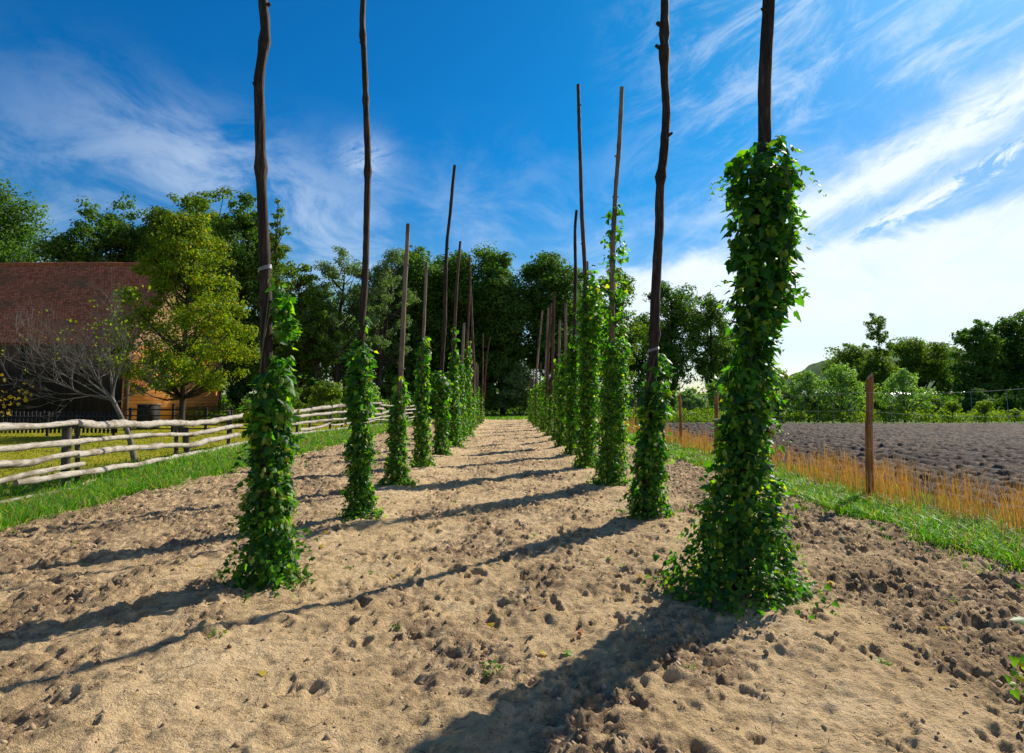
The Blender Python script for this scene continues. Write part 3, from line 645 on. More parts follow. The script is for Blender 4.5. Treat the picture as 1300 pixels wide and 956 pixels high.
# ------------------------------------------------------------------ wire fence on the right
wf = thing('wire_fence', 'wire fence on rough orange-brown split posts beside the ploughed field', 'fence', (6.0, 10.5, 0))
wp = [(5.75, 2.6), (5.8, 6.5), (6.0, 10.5), (6.1, 14.6), (6.18, 18.6), (6.35, 22.9), (6.3, 26.7), (6.32, 30.6), (6.3, 34.6), (6.3, 38.6), (6.3, 42.6), (6.3, 46.6)]
tops = []
for i, (x, y) in enumerate(wp):
    h = {10.5: 2.03, 18.6: 1.83, 22.9: 1.86}.get(y, 1.75 + .12 * random.random()); ln = .11 if i == 2 else random.uniform(-.06, .06)
    r = .068 if i == 2 else .055
    k = 12; P = np.array([(x + ln * t + .012 * math.sin(5 * t + i), y, -.15 + (h + .15) * t) for t in np.linspace(0, 1, k)])
    tb = tube(P, r * (1 - .12 * np.linspace(0, 1, k)), 8, .3)
    V0 = tb[0][0]; V0[-8:, 2] += (V0[-8:, 0] - P[-1][0]) * 1.1; tb[2] = (np.vstack([V0[-8:], P[-1]]), tb[2][1])
    mk('post', tb, M['orange_post'], wf); tops.append(P[-1])
for h in (1.76, 1.46, 1.22, .85, .45):
    P = []
    for (x, y), (x2, y2) in zip(wp, wp[1:]):
        for q in np.linspace(0, 1, 5)[:-1]: P.append((x + (x2 - x) * q - .07, y + (y2 - y) * q, h - .05 * math.sin(PI * q)))
    mk('wire', tube(P, .0016, 4), M['wire'], wf)
V, F = [], []
for k in range(66):
    y = 3 + k * .6; x = np.interp(y, [p[1] for p in wp], [p[0] for p in wp]) - .07
    F += [(beam((x, y, .08), (x, y, 1.72), .0018, .0018, (0, 1, 0)))]
tag(mk('mesh_wires', F, M['wire'], wf), kind='stuff')

# ------------------------------------------------------------------ trees
def lobes_env(H, Rr, cb, kind):
    L = []
    if kind == 'broad':
        for i in range(12):
            t = (i + .5) / 12; wr = Rr * math.sin(PI * min(.95, .18 + .72 * t)) ** .6; z = cb + (H - cb) * t - (Rr * .22 if i > 9 else 0)
            for j in range(5 if 0 < i < 10 else 3):
                a = random.random() * 2 * PI; rr = wr * random.uniform(.25, .74)
                L.append((rr * math.cos(a), rr * math.sin(a), z + random.uniform(-.4, .4), max(.2 * Rr, wr * random.uniform(.26, .5))))
    elif kind == 'round':
        for i in range(60):
            d = unit(rnd(1))[0] * (1 if i < 34 else random.uniform(.3, .8)); d[2] = abs(d[2]) * 1.0 - .15; cz = cb + (H - cb) * .35
            L.append((d[0] * Rr * .68, d[1] * Rr * .68, cz + d[2] * (H - cz) * .80, Rr * random.uniform(.26, .36)))
    elif kind == 'cone':
        for i in range(26):
            t = i / 25; z = cb + (H - cb) * t; wr = Rr * (1 - t) ** .8 + .25
            a = i * 2.4; L.append((wr * .55 * math.cos(a), wr * .55 * math.sin(a), z, wr * .5 + .2))
    elif kind == 'airy':
        for i in range(46):
            t = random.random(); z = cb + (H - cb) * (.1 + .86 * t); wr = Rr * math.sin(PI * min(.95, .25 + .68 * t)) ** .6
            a = random.random() * 2 * PI; rr = wr * random.uniform(.3, .85); L.append((rr * math.cos(a), rr * math.sin(a), z, Rr * random.uniform(.16, .30)))
    elif kind == 'pine':
        for i in range(26):
            t = i / 25; a = i * 2.4; z = cb + (H - cb) * t; wr = Rr * (1 - .55 * t) * random.uniform(.3, .9); L.append((wr * math.cos(a), wr * math.sin(a), z, Rr * random.uniform(.2, .34)))
    elif kind == 'upright':
        for i in range(60):
            t = (i + random.random()) / 60; a = i * 2.4 + random.random(); wr = Rr * (1 - .88 * t ** .95) * (.75 + .25 * min(1, t * 5)); rr = wr * random.uniform(.2, .95)
            L.append((rr * math.cos(a), rr * math.sin(a), cb + (H - cb) * t * .95, Rr * random.uniform(.09, .27) * (1 - .35 * t)))
    elif kind == 'leafy':
        for i in range(110):
            t = (i + random.random()) / 110; wr = Rr * (math.sin(PI * min(1, .22 + .70 * t)) ** .8) * (1 if t < .45 else 1 - .55 * (t - .45)); a = random.random() * 2 * PI; rr = wr * random.uniform(.02, 1) ** .6
            L.append((rr * math.cos(a), rr * math.sin(a), cb + (H - cb) * t * .96, Rr * random.uniform(.10, .24)))
    elif kind == 'bush':
        for i in range(14):
            a = random.random() * 2 * PI; rr = Rr * random.uniform(0, .7); z = H * random.uniform(.25, .75) * (1 - .4 * rr / Rr)
            L.append((rr * math.cos(a), rr * math.sin(a), z, min(Rr, H) * random.uniform(.25, .42)))
    return L
def tree(name, label, cat, x, y, H, Rr, cb, kind, mat, leaf, n, group=None, trunk_r=None, lean=0.0, sub=.42, yscale=1.0):
    z0 = -.1; root = thing(name, label, cat, (x, y, z0), group)
    L = lobes_env(H, Rr, cb, kind)
    tr = trunk_r or H * .016
    tz = cb + (H - cb) * (.75 if kind != 'bush' else .3)
    k = 9; wob = rnd(k, H * .008); wob[0] = 0; ax = np.array([(x + lean * t * t, y, z0 + (tz - z0) * t) for t in np.linspace(0, 1, k)]) + wob * np.array((1, 1, 0))
    wood = []
    if kind != 'bush':
        wood += tube(ax, tr * (1.15 - .85 * np.linspace(0, 1, k) ** .8), 8, .12)
    for (lx, ly, lz, lr) in L:
        e = np.array((x + lx + lean * min(1, lz / max(tz, .1)) ** 2, y + ly * yscale, lz))
        b0 = max(.12 * H if kind == 'bush' else cb * .8, lz - (np.hypot(lx, ly) * .9 + lr * .6)); b0 = min(b0, tz)
        f = (b0 - z0) / (tz - z0) if tz > z0 else 0; s = np.array([np.interp(f, np.linspace(0, 1, k), ax[:, q]) for q in range(3)])
        if kind == 'bush': s = np.array((x + lx * .15, y + ly * .15, 0))
        md = (s + e) / 2 + np.array((0, 0, -.08 * H * .3)) + rnd(1, H * .012)[0]
        r1 = tr * (.42 - .22 * f)
        Q, _ = resample([s, md, e], max(.3, H * .05)); wood += tube(Q, r1 * (1 - .75 * np.linspace(0, 1, len(Q))), 5, .1, cap=False)
        for q in range(3 if kind != 'bush' else 1):
            d = unit(rnd(1))[0]; d[2] = abs(d[2]) * .7; p0 = Q[-1 - min(2, len(Q) - 1)]
            wood += tube([p0, p0 + d * lr * .45 + rnd(1, lr * .08)[0], p0 + d * lr * .95], [r1 * .4, r1 * .25, r1 * .08], 4, 0, cap=False)
    mk('trunk' if kind != 'bush' else 'stems', wood, M['trunk'], root)
    w = np.array([l[3] ** 2 for l in L]); cnt = (w / w.sum() * n).astype(int); P = []; Nn = []
    for (lx, ly, lz, lr), c in zip(L, cnt):
        if c < 3: continue
        m_ = max(3, int(5 + lr * 4)); cd = unit(rnd(m_)); cd[:, 2] = cd[:, 2] * .75 + .15; cc = cd * lr * (.45 + .5 * R.random((m_, 1)))
        csz = lr * sub * (.6 + .7 * R.random(m_))
        ks = R.integers(0, m_, c); d = unit(R.normal(size=(c, 3))); rr = csz[ks] * (.55 + .55 * R.random(c) ** .7)
        p = cc[ks] + d * rr[:, None] * np.array((1.15, 1.15 * yscale, .75))
        P.append(p + np.array((x + lx + lean * min(1, lz / max(tz, .1)) ** 2, y + ly * yscale, lz))); Nn.append(d * .8 + unit(p) * .5)
    P = np.concatenate(P); Nn = np.concatenate(Nn); c = len(P); P[:, 2] = np.maximum(P[:, 2], .05)
    nr = Nn + np.array((0, 0, .45)) + rnd(c, .7); tp = rnd(c, 1.0) + np.array((0, 0, -.35))
    mk('crown' if kind != 'bush' else 'foliage', [scatter(KITE_T if kind != 'upright' else WIDE_T, P, nr, tp, leaf * (.6 + .8 * R.random(c)))], M[mat], root, smooth=False)
    return root
def tp_(px, toppy, Y, wpx): # helper: top pixel and width pixel -> x, H, radius
    p = at(px, toppy, Y); return p[0], p[2], wpx / 2 * Y / 800
def T(name, label, cat, px, toppy, wpx, Y, cbf, kind, mat, leaf, n, group=None, **k):
    x, H, r = tp_(px, toppy, Y, wpx); return tree(name, label, cat, x, Y, H, r, H * cbf, kind, mat, leaf, n, group, **k)
GB = 'trees beyond the barn'; GD = 'tall dark trees at the end of the path'; GR = 'young trees along the far edge of the ploughed field'
T('broadleaf_tree', 'big dark leafy tree rising behind the roof at the left edge', 'tree', -25, 206, 196, 64, .1, 'broad', 'tree_dark', .30, 46000, sub=.55)
for px, tp, w, Y, lab, mt in ((128, 268, 105, 62, 'dark broad tree behind the roof, left end of the clump', 'tree_dark'), (180, 258, 100, 66, 'dark tree behind the ridge, second in the clump from the left', 'tree_dark'), (232, 252, 100, 63, 'dense tree directly behind the yellow-green tree', 'tree_mid'),
    (272, 244, 85, 67, 'highest dark tree of the clump behind the barn', 'tree_mid'), (312, 252, 90, 62, 'dark tree behind the barn gable, right side of the clump', 'tree_dark')):
    T('broadleaf_tree', lab, 'tree', px, tp - 12, w * 1.35, Y, .12, 'broad', mt, .27, 38000, GB)
T('spruce_tree', 'pointed conifer-like tree just right of the nearest left pole', 'tree', 354, 256, 92, 60, .1, 'cone', 'tree_mid', .2, 26000)
T('broadleaf_tree', 'lower olive tree sloping down beside the pointed tree', 'tree', 382, 322, 70, 57, .15, 'broad', 'tree_mid', .24, 9000)
T('willow_tree', 'airy pale willow with sky showing through, behind the second left pole', 'tree', 430, 318, 112, 58, .22, 'airy', 'tree_airy', .16, 24000, trunk_r=.28, lean=.5)
T('willow_tree', 'loose willow with dark leaning trunk, right of the second left pole', 'tree', 484, 316, 96, 60, .24, 'airy', 'tree_airy', .16, 20000, trunk_r=.3, lean=1.2)
T('willow_tree', 'small dark open-crowned tree between two left poles, low branches visible', 'tree', 405, 372, 70, 55, .35, 'airy', 'tree_dark', .18, 9000, trunk_r=.22)
for px, tp, w, Y, lab, mt in ((528, 306, 96, 74, 'tall dark tree at the left of the group closing the path', 'tree_dark'), (572, 316, 86, 80, 'dark tree in the middle of the group closing the path', 'tree_dark'), (606, 302, 88, 76, 'tallest dark tree left of the gap at the path end', 'tree_dark'), (638, 318, 66, 72, 'slimmer dark tree just left of the sky gap', 'tree_dark'), (703, 308, 92, 74, 'tall dark tree right of the sky gap at the path end', 'tree_dark')):
    T('broadleaf_tree', lab, 'tree', px, tp, w * 1.22, Y, .05 if px < 690 else .15, 'broad', mt, .30, 42000, GD, sub=.6)
for px, tp, w, lab in ((395, 352, 90, 'farther dark tree filling in behind the small open-crowned tree'), (450, 350, 90, 'farther dark tree glimpsed through the airy willow'), (505, 338, 90, 'farther dark tree left of the group closing the path'), (560, 352, 90, 'farther dark tree behind the group closing the path'), (745, 352, 90, 'farther dark tree behind the fourth and fifth right poles'), (815, 392, 80, 'farther low tree left of the second right pole'), (930, 410, 70, 'farther low tree behind the nearest right plant')):
    T('broadleaf_tree', lab, 'tree', px, tp, w, 100, .05, 'broad', 'tree_dark' if px % 2 else 'tree_mid', .36, 15000, 'second line of trees beyond the path', sub=.6)
T('broadleaf_tree', 'open green tree behind the leafy fourth right plant', 'tree', 778, 330, 74, 80, .2, 'broad', 'tree_mid', .32, 10000)
T('broadleaf_tree', 'dark layered tree between second and first right poles, left of a pair', 'tree', 851, 350, 90, 66, .22, 'broad', 'tree_dark', .22, 20000, sub=.4)
T('broadleaf_tree', 'dark layered tree half hidden behind the nearest right plant', 'tree', 900, 366, 72, 68, .22, 'broad', 'tree_dark', .22, 16000, sub=.4)
# yard tree and bare shrub
T('fruit_tree', 'yellow-green tree with slim dark trunk in front of the orange gable', 'tree', 244, 270, 166, 31, .20, 'leafy', 'tree_yellow', .125, 46000, trunk_r=.15, sub=.68)
# right distance
T('round_tree', 'dome-shaped tree with fan of branches across the field', 'tree', 1164, 420, 98, 96, .2, 'round', 'tree_mid', .30, 22000, trunk_r=.4)
T('pine_tree', 'thin tall pine with sparse layered crown across the field', 'tree', 1114, 402, 52, 92, .35, 'pine', 'tree_mid', .26, 5200, trunk_r=.2)
T('broadleaf_tree', 'olive tree left of the pine across the field', 'tree', 1074, 434, 72, 98, .15, 'broad', 'tree_mid', .34, 9000)
T('broadleaf_tree', 'lower olive tree between pine and dome-shaped tree', 'tree', 1110, 452, 60, 90, .2, 'broad', 'tree_mid', .32, 7000)
T('broadleaf_tree', 'light green tree right of the dome-shaped tree', 'tree', 1205, 474, 46, 92, .12, 'broad', 'under', .3, 4500)
for px, tp, w, Y, lab in ((1236, 404, 66, 70, 'dark tree at the left of the shady right-hand clump'), (1272, 396, 66, 74, 'dark tree in the middle of the shady right-hand clump'), (1312, 380, 92, 70, 'tallest dark tree at the right edge of the picture')):
    T('broadleaf_tree', lab, 'tree', px, tp, w, Y, .08, 'broad', 'tree_dark', .28, 15000, 'dark trees at the right edge')
for px, tp, w, lab in ((985, 470, 44, 'young tree partly hidden by the nearest right plant'), (1024, 474, 48, 'round pale young tree, second from the nearest right plant'), (1066, 466, 58, 'largest pale young tree left of the orange post'), (1145, 474, 56, 'pale young tree just right of the orange post')):
    T('young_tree', lab, 'tree', px, tp - 4, w * 1.2, 52, .22, 'leafy', 'young', .15, 4800, GR, trunk_r=.09)
for px, tp, w, lab in ((1208, 506, 22, 'tiny sapling in the gap left of the dark clump'), (1249, 506, 24, 'tiny bright sapling in front of the dark clump'), (1287, 518, 18, 'tiniest sapling at the right edge of the field')):
    T('sapling', lab, 'sapling', px, tp, w, 49, .4, 'round', 'under', .14, 700, 'saplings at the field edge', trunk_r=.04)
# bushes
BU = [(398, 458, 60, 64, 'tree_mid', 'dark green bush under the small open-crowned tree', 5000), (450, 462, 66, 66, 'tree_airy', 'pale bush under the airy willow', 5000), (500, 466, 60, 66, 'tree_mid', 'green bush under the leaning willow', 5000), (418, 468, 66, 44, 'under', 'yellow-green bush behind the fence, between first and second left poles', 5000), (372, 486, 56, 46, 'tree_mid', 'dark bush behind the fence beside the nearest left pole', 3500), (470, 486, 62, 50, 'young', 'pale bush behind the fence right of the second left pole', 4000), (516, 496, 46, 55, 'tree_mid', 'low bush behind the third left pole', 3000),
 (660, 448, 84, 66, 'tree_airy', 'pale willow bush under the sky gap at the path end', 6000), (620, 478, 50, 68, 'tree_dark', 'dark bush left of the willow bush at the path end', 4000), (580, 470, 70, 69, 'tree_dark', 'dark thicket behind the far left poles', 5000), (700, 470, 60, 68, 'tree_dark', 'dark thicket behind the far right poles', 5000), (545, 480, 60, 66, 'tree_dark', 'dark bush under the leftmost tall tree', 4000),
 (762, 474, 60, 60, 'tree_airy', 'pale bush behind the fourth right plant', 4500), (806, 470, 50, 58, 'tree_airy', 'pale bush left of the second right pole', 4500), (876, 478, 54, 56, 'young', 'grey-green bush between the two nearest right plants', 5000), (912, 466, 52, 58, 'young', 'light bush just left of the nearest right plant', 4500), (845, 486, 40, 57, 'tree_mid', 'green bush behind the second right plant', 3000),
 (950, 474, 60, 60, 'tree_airy', 'pale bush hidden behind the nearest right plant', 4000), (1240, 490, 70, 62, 'tree_dark', 'dark undergrowth below the left of the right-hand clump', 5000), (1290, 486, 70, 62, 'tree_dark', 'dark undergrowth at the right picture edge', 5000), (1180, 500, 60, 64, 'tree_mid', 'bush right of the pale young tree', 4000), (1112, 505, 56, 62, 'tree_mid', 'low bush behind the orange post', 3500), (1000, 480, 50, 66, 'tree_mid', 'bush left behind the young trees', 4000), (1044, 486, 50, 68, 'tree_mid', 'bush between the young trees', 4000),
 (340, 500, 70, 50, 'tree_dark', 'dark bush beside the barn behind the nearest left pole', 4000), (306, 470, 50, 58, 'tree_dark', 'dark tall bush at the right corner of the barn', 5000)]
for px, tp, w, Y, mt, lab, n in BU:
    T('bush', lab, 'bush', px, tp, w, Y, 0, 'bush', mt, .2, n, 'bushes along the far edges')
# ground cover along the far edges
def cover(name, x0, x1, y0, y1, h, mat, n, label, leaf=.16):
    P = np.stack([x0 + (x1 - x0) * R.random(n), y0 + (y1 - y0) * R.random(n), np.zeros(n)], 1)
    hh = h * np.clip(.55 + 1.1 * fbm(P[:, 0] * .45, P[:, 1] * .45, 3), .15, 1.4); P[:, 2] = hh * R.random(n) ** .6
    tag(mk(name, [scatter(KITE_T, P, rnd(n) + np.array((0, 0, .5)), rnd(n) + np.array((0, 0, .3)), leaf * (.6 + .8 * R.random(n)))], M[mat], smooth=False), label, 'undergrowth', kind='stuff')
cover('undergrowth', 8, 48, 48, 52, 1.1, 'under', 20000, 'sunlit yellow-green weeds along the far edge of the ploughed field')
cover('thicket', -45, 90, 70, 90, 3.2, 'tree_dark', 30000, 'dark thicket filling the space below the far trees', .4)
cover('brush', -34, -9, 46, 54, 1.6, 'tree_mid', 9000, 'low green brush beyond the lawn', .2)

# bare shrub behind the split-rail fence
bx_, by_ = gnd(172, 587)
sh = thing('bare_shrub', 'leaning half-bare shrub with pale twigs and a few green leaves, behind the fence', 'shrub', (bx_, by_, 0))
tw = []; tips = []
def grow(p, d, L, r, lv):
    pts = [p]; dd = d.copy()
    for k in range(4):
        dd = unit((dd + rnd(1, .16)[0] + np.array((0, 0, .05)))[None])[0]; pts.append(pts[-1] + dd * L / 4)
    tw.extend(tube(pts, r * (1 - .5 * np.linspace(0, 1, 5)), 5 if lv < 2 else 4, .1, cap=False))
    if lv >= 4: tips.append(pts[-1]); return
    nb = [4, 4, 5, 4, 2][lv]
    for k in range(nb):
        i = random.choice([2, 3, 4]); q = unit((dd + rnd(1, .75)[0] + np.array((0, 0, .12)))[None])[0]
        grow(pts[i], q, L * random.uniform(.58, .8), r * .55, lv + 1)
b0 = np.array((bx_, by_, -.05)); p1 = at(163, 548, by_); p2 = at(141, 503, by_)
tw += tube(resample([b0, p1, p2], .2)[0], np.linspace(.075, .05, len(resample([b0, p1, p2], .2)[0])), 7, .15)
for (tx, ty) in ((15, 425), (50, 430), (80, 410), (100, 395), (130, 400), (160, 395), (185, 430), (195, 470), (60, 480), (90, 460), (120, 450), (150, 440), (30, 470)):
    e = at(tx, ty, by_); d = unit((e - p2 + rnd(1, .25)[0])[None])[0]
    grow(p2 + (p1 - p2) * random.random() * .25, d, np.linalg.norm(e - p2) * .60, .020, 1)
mk('branches', tw, M['twig'], sh)
tips = np.array(tips); sel = tips[R.random(len(tips)) < np.where(tips[:, 0] > at(128, 450, by_)[0], .18, .02)]
sel = np.repeat(sel, 4, 0); sel = sel + rnd(len(sel), .16)
mk('leaves', [scatter(WIDE_T, sel, rnd(len(sel)) + np.array((0, 0, .5)), rnd(len(sel)) + np.array((0, 0, -.3)), .06 * (.6 + .8 * R.random(len(sel))))], M['tree_yellow'], sh, smooth=False)
# autumn shrub reaching in from the left edge
ax0, ay0 = -15.3, 16.0
ys_ = thing('autumn_shrub', 'dark twigs with a few yellow leaves reaching in at the left edge', 'shrub', (ax0, ay0, 0))
tw = []; lf = []
for (tx, ty) in ((10, 500), (30, 492), (48, 488), (8, 478), (4, 520), (22, 505), (-20, 470), (-30, 500), (45, 500)):
    e = at(tx, ty, ay0) + np.array((0, random.uniform(-.5, .5), 0)); s = np.array((ax0, ay0, .1)); md = (s + e) / 2 + np.array((-.3, 0, .35))
    Q, _ = resample([s, md, e], .15); tw += tube(Q, np.linspace(.03, .005, len(Q)), 5, .1)
    m_ = 10; lf.append(Q[-1 - R.integers(0, max(2, len(Q) // 4), m_)] + rnd(m_, .14))
mk('branches', tw, M['trunk'], ys_); lf = np.concatenate(lf)
mk('leaves', [scatter(WIDE_T, lf, rnd(len(lf)), rnd(len(lf)) + np.array((0, 0, -.5)), .08 * (.6 + .7 * R.random(len(lf))))], M['autumn'], ys_, smooth=False)

# ------------------------------------------------------------------ barn
XR, YF, YB = -23.8, 40.0, 53.0; XL = -72.0; ZE, ZR = 5.75, 11.7; YM = (YF + YB) / 2
barn = thing('barn', 'long barn with dark red tiled roof, dark front and sunlit orange plank gable', 'barn', (XR, YF, 0))
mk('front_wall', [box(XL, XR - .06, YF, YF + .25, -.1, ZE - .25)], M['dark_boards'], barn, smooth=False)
mk('gable_wall', [box(XR - .25, XR, YF - .02, YB, -.1, 5.2)], M['orange_boards'], barn, smooth=False)
gz = [(XR - .2, YF, 5.22), (XR - .2, YB, 5.22), (XR - .2, YM, ZR - .25), (XR + .03, YF, 5.22), (XR + .03, YB, 5.22), (XR + .03, YM, ZR - .25)]
mk('gable_boarding', [(np.array(gz), np.array([(0, 1, 2), (3, 5, 4)])), (np.array(gz), np.array([(0, 3, 4, 1), (1, 4, 5, 2), (2, 5, 3, 0)]))], M['gable_boards'], barn, smooth=False)
for yy in (YF - .06, YB - .1): mk('corner_post', [box(XR - .12, XR + .08, yy, yy + .28, -.1, 5.2)], M['pole_brown'], barn, smooth=False)
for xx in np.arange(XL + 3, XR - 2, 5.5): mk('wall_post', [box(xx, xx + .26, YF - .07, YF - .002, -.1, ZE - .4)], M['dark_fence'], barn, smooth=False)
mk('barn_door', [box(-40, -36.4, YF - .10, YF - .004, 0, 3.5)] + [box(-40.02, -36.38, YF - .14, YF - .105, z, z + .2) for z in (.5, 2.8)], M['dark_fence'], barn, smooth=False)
rf = []; NCs = 44; sl = (ZR - ZE) / (YM - YF)
for side in (1, -1):
    for k in range(NCs):
        f0 = -.10 + 1.10 * k / NCs; f1 = -.10 + 1.10 * (k + 1.35) / NCs
        f1 = min(f1, 1.0)
        yA = (YF if side == 1 else YB) + side * (YM - YF) * f0; yB_ = (YF if side == 1 else YB) + side * (YM - YF) * f1
        zA = ZE + (ZR - ZE) * f0 + .055; zB = ZE + (ZR - ZE) * f1 + .02
        V = []; F = []; nx = 60
        xx = np.linspace(XL, XR + .45, nx); sag = .05 * np.sin(xx * .35) + .02 * np.sin(xx * 1.1 + k) 
        for x_, s_ in zip(xx, sag):
            V += [(x_, yA, zA + s_), (x_, yB_, zB + s_), (x_, yA, zA + s_ - .035)]
        for j in range(nx - 1):
            a = j * 3; F += [(a, a + 3, a + 4, a + 1), (a, a + 2, a + 5, a + 3)]
        F += [(0, 1, 2, 2), ]
        rf.append((np.array(V), np.array(F[:-1])))
rf.append((np.array([(XL, YF - .6, ZE - .62), (XR + .4, YF - .6, ZE - .62), (XR + .4, YM, ZR - .1), (XL, YM, ZR - .1)]), np.array([(0, 3, 2, 1)])))
rf.append((np.array([(XL, YB + .6, ZE - .62), (XR + .4, YB + .6, ZE - .62), (XR + .4, YM, ZR - .1), (XL, YM, ZR - .1)]), np.array([(0, 1, 2, 3)])))
roof = mk('roof', rf, M['tiles'], barn, smooth=False)
mk('ridge_cap', tube(np.array([(x_, YM, ZR + .06 + .05 * math.sin(x_ * .35)) for x_ in np.linspace(XL, XR + .45, 60)]), .14, 8, .1), M['tiles'], roof)
for yy, s in ((YF, 1), (YB, -1)):
    mk('barge_board', [beam((XR + .43, yy - s * .65, ZE - .66), (XR + .43, YM, ZR - .02), .05, .22)], M['pole_brown'], roof, smooth=False)

# dark bin, picket fence, dark rail fence in the yard
bn = thing('wooden_bin', 'dark square wooden bin standing before the orange gable', 'bin', (-21.5, 37.2, 0))
X0 = at(174, 520, 37)[0]; X1 = at(193, 520, 37)[0]
mk('body', [box(X0, X1, 37, 37.9, -.05, 1.42)], M['dark_boards'], bn, smooth=False)
mk('lid', [box(X0 - .04, X1 + .04, 36.96, 37.94, 1.423, 1.49)], M['pole_grey'], bn, smooth=False)
pf_ = thing('picket_fence', 'low dark picket fence in the shade before the barn', 'fence', (-20, 30, 0))
pk = []; xk = -31.0
while xk < -18.2:
    h = 1.12 + .07 * random.random(); V, F = box(xk, xk + .1, 30, 30.025, .14, h); V[4:, 2] += [0, 0, 0, 0]
    pk.append((V, F)); xk += .19
for V, F in pk:
    pass
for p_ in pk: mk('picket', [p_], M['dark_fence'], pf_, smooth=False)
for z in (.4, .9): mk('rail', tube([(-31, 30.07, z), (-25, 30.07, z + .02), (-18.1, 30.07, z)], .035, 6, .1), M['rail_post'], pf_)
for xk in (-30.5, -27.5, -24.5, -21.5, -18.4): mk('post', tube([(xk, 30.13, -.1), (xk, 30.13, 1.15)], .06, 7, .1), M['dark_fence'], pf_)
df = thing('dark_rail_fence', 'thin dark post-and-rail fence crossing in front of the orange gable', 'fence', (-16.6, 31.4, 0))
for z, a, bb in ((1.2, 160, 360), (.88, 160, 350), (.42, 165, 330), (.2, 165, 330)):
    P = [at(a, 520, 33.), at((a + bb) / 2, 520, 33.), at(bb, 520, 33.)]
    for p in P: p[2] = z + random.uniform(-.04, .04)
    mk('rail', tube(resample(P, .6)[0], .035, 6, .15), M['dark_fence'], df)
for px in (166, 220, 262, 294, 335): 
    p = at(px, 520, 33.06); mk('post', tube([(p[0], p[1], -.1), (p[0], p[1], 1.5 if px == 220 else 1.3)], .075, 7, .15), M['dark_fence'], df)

# ------------------------------------------------------------------ far things
strip_o = thing('pale_structure', 'long low pale structure guessed from a bright strip glimpsed between trunks across the field', 'pale structure', (60, 118, 0))  # guessed structure, added as a stand-in for a bright strip behind the trees
def arch(xa, xb, y, w, h):
    n = 12; V = []; F = []
    for x_ in (xa, xb):
        for k in range(n + 1):
            a = PI * k / n; V.append((x_, y - w * math.cos(a), h * math.sin(a) ** .7))
    for k in range(n): F.append((k, k + 1, n + 2 + k, n + 1 + k))
    return np.array(V), np.array(F)
mk('pale_roof', [arch(44, 110, 118, 4, 3.6)], M['shell'], strip_o)
mk('end_wall', [(np.array([(44, 114, -.1), (44, 122, -.1), (44, 121, 2.2), (44, 119.5, 3.3), (44, 116.5, 3.3), (44, 115, 2.2)]), np.array([(0, 1, 2, 3, 4, 5)]))], M['shell'], strip_o, smooth=False)
hx, hy = np.meshgrid(np.linspace(-400, 900, 400), np.linspace(260, 700, 60))
hz = 37 * np.exp(-((hx - 305) / 88) ** 4 - ((hy - 480) / 110) ** 2) * (1 + .12 * fbm(hx * .06, hy * .06, 3)) + 7 * np.exp(-((hy - 420) / 80) ** 2) * (1 + .5 * fbm(hx * .05, hy * .05, 3)) - 1.5
tag(mk('hills', [grid_mesh(hx, hy, hz)], M['hill']), kind='structure')

# ------------------------------------------------------------------ small things on the sand
def weed(px, py, s, label, mat='hop_light', n=26):
    x, y = gnd(px, py); z = zs(x, y); root = thing('weed', label, 'weed', (x, y, z), 'small weeds on the sand')
    d = rnd(n, s); d[:, 2] = abs(d[:, 2]) * .5; P = np.array((x, y, z)) + d
    mk('leaves', [scatter(WIDE_T, P, rnd(n, .5) + np.array((0, 0, 1)), d + rnd(n, .2 * s), s * .55 * (.6 + .7 * R.random(n)))], M[mat], root, smooth=False)
    mk('stems', [q for k in range(5) for q in tube([(x, y, z - .01), tuple(P[k] * .5 + np.array((x, y, z)) * .5 + np.array((0, 0, .01))), tuple(P[k])], .002, 4)], M['bine'], root)
weed(625, 851, .055, 'largest dark green weed at the bottom centre of the sand')
weed(1120, 846, .045, 'small green weed right of the spreading plant foot')
weed(503, 797, .035, 'tiny weed in the smooth sand left of centre')
weed(443, 722, .035, 'yellowish weed right of the nearest left plant', 'under')
weed(690, 686, .035, 'little weed beside the long diagonal shadow')
weed(1208, 766, .035, 'pale green sprig on the rutted sand at right', 'under')
weed(872, 852, .04, 'sprig in the shadow below the spreading plant')
weed(276, 815, .04, 'flat weed in sand at lower left')
weed(575, 638, .05, 'bright weed tuft in the middle of the path', 'under')
weed(92, 690, .05, 'weed at the edge of the left grass', 'under')
# leafy shoot at the bottom right corner
sx_, sy_ = gnd(1302, 900); sz_ = zs(sx_, sy_)
shoot = thing('hop_shoot', 'leafy green shoot cut by the bottom right corner', 'plant', (sx_, sy_, sz_))
st = [np.array((sx_, sy_, sz_ - .02)), at(1308, 850, sy_), at(1312, 790, sy_ + .03), at(1330, 730, sy_ + .05)]
Q, _ = resample(st, .03); mk('stem', tube(Q, .004, 5), M['bine'], shoot)
lp = [at(a, bb, sy_) for a, bb in ((1285, 840), (1290, 852), (1281, 858), (1296, 846), (1300, 862), (1290, 868), (1303, 835), (1310, 850), (1288, 876), (1304, 880))]
lp = np.array(lp); mk('leaves', [scatter(HOP_T, lp, rnd(10, .4) + np.array((0, -.7, .6)), rnd(10, .7) + np.array((-.2, 0, -.2)), .04 + .025 * R.random(10)), scatter(HOP_T, np.array([at(1310, 788, sy_)]), np.array([(0.1, -.35, 1.)]), np.array([(-1, .1, -.25)]), np.array([.115]))], M['hop_light'], shoot, smooth=False)
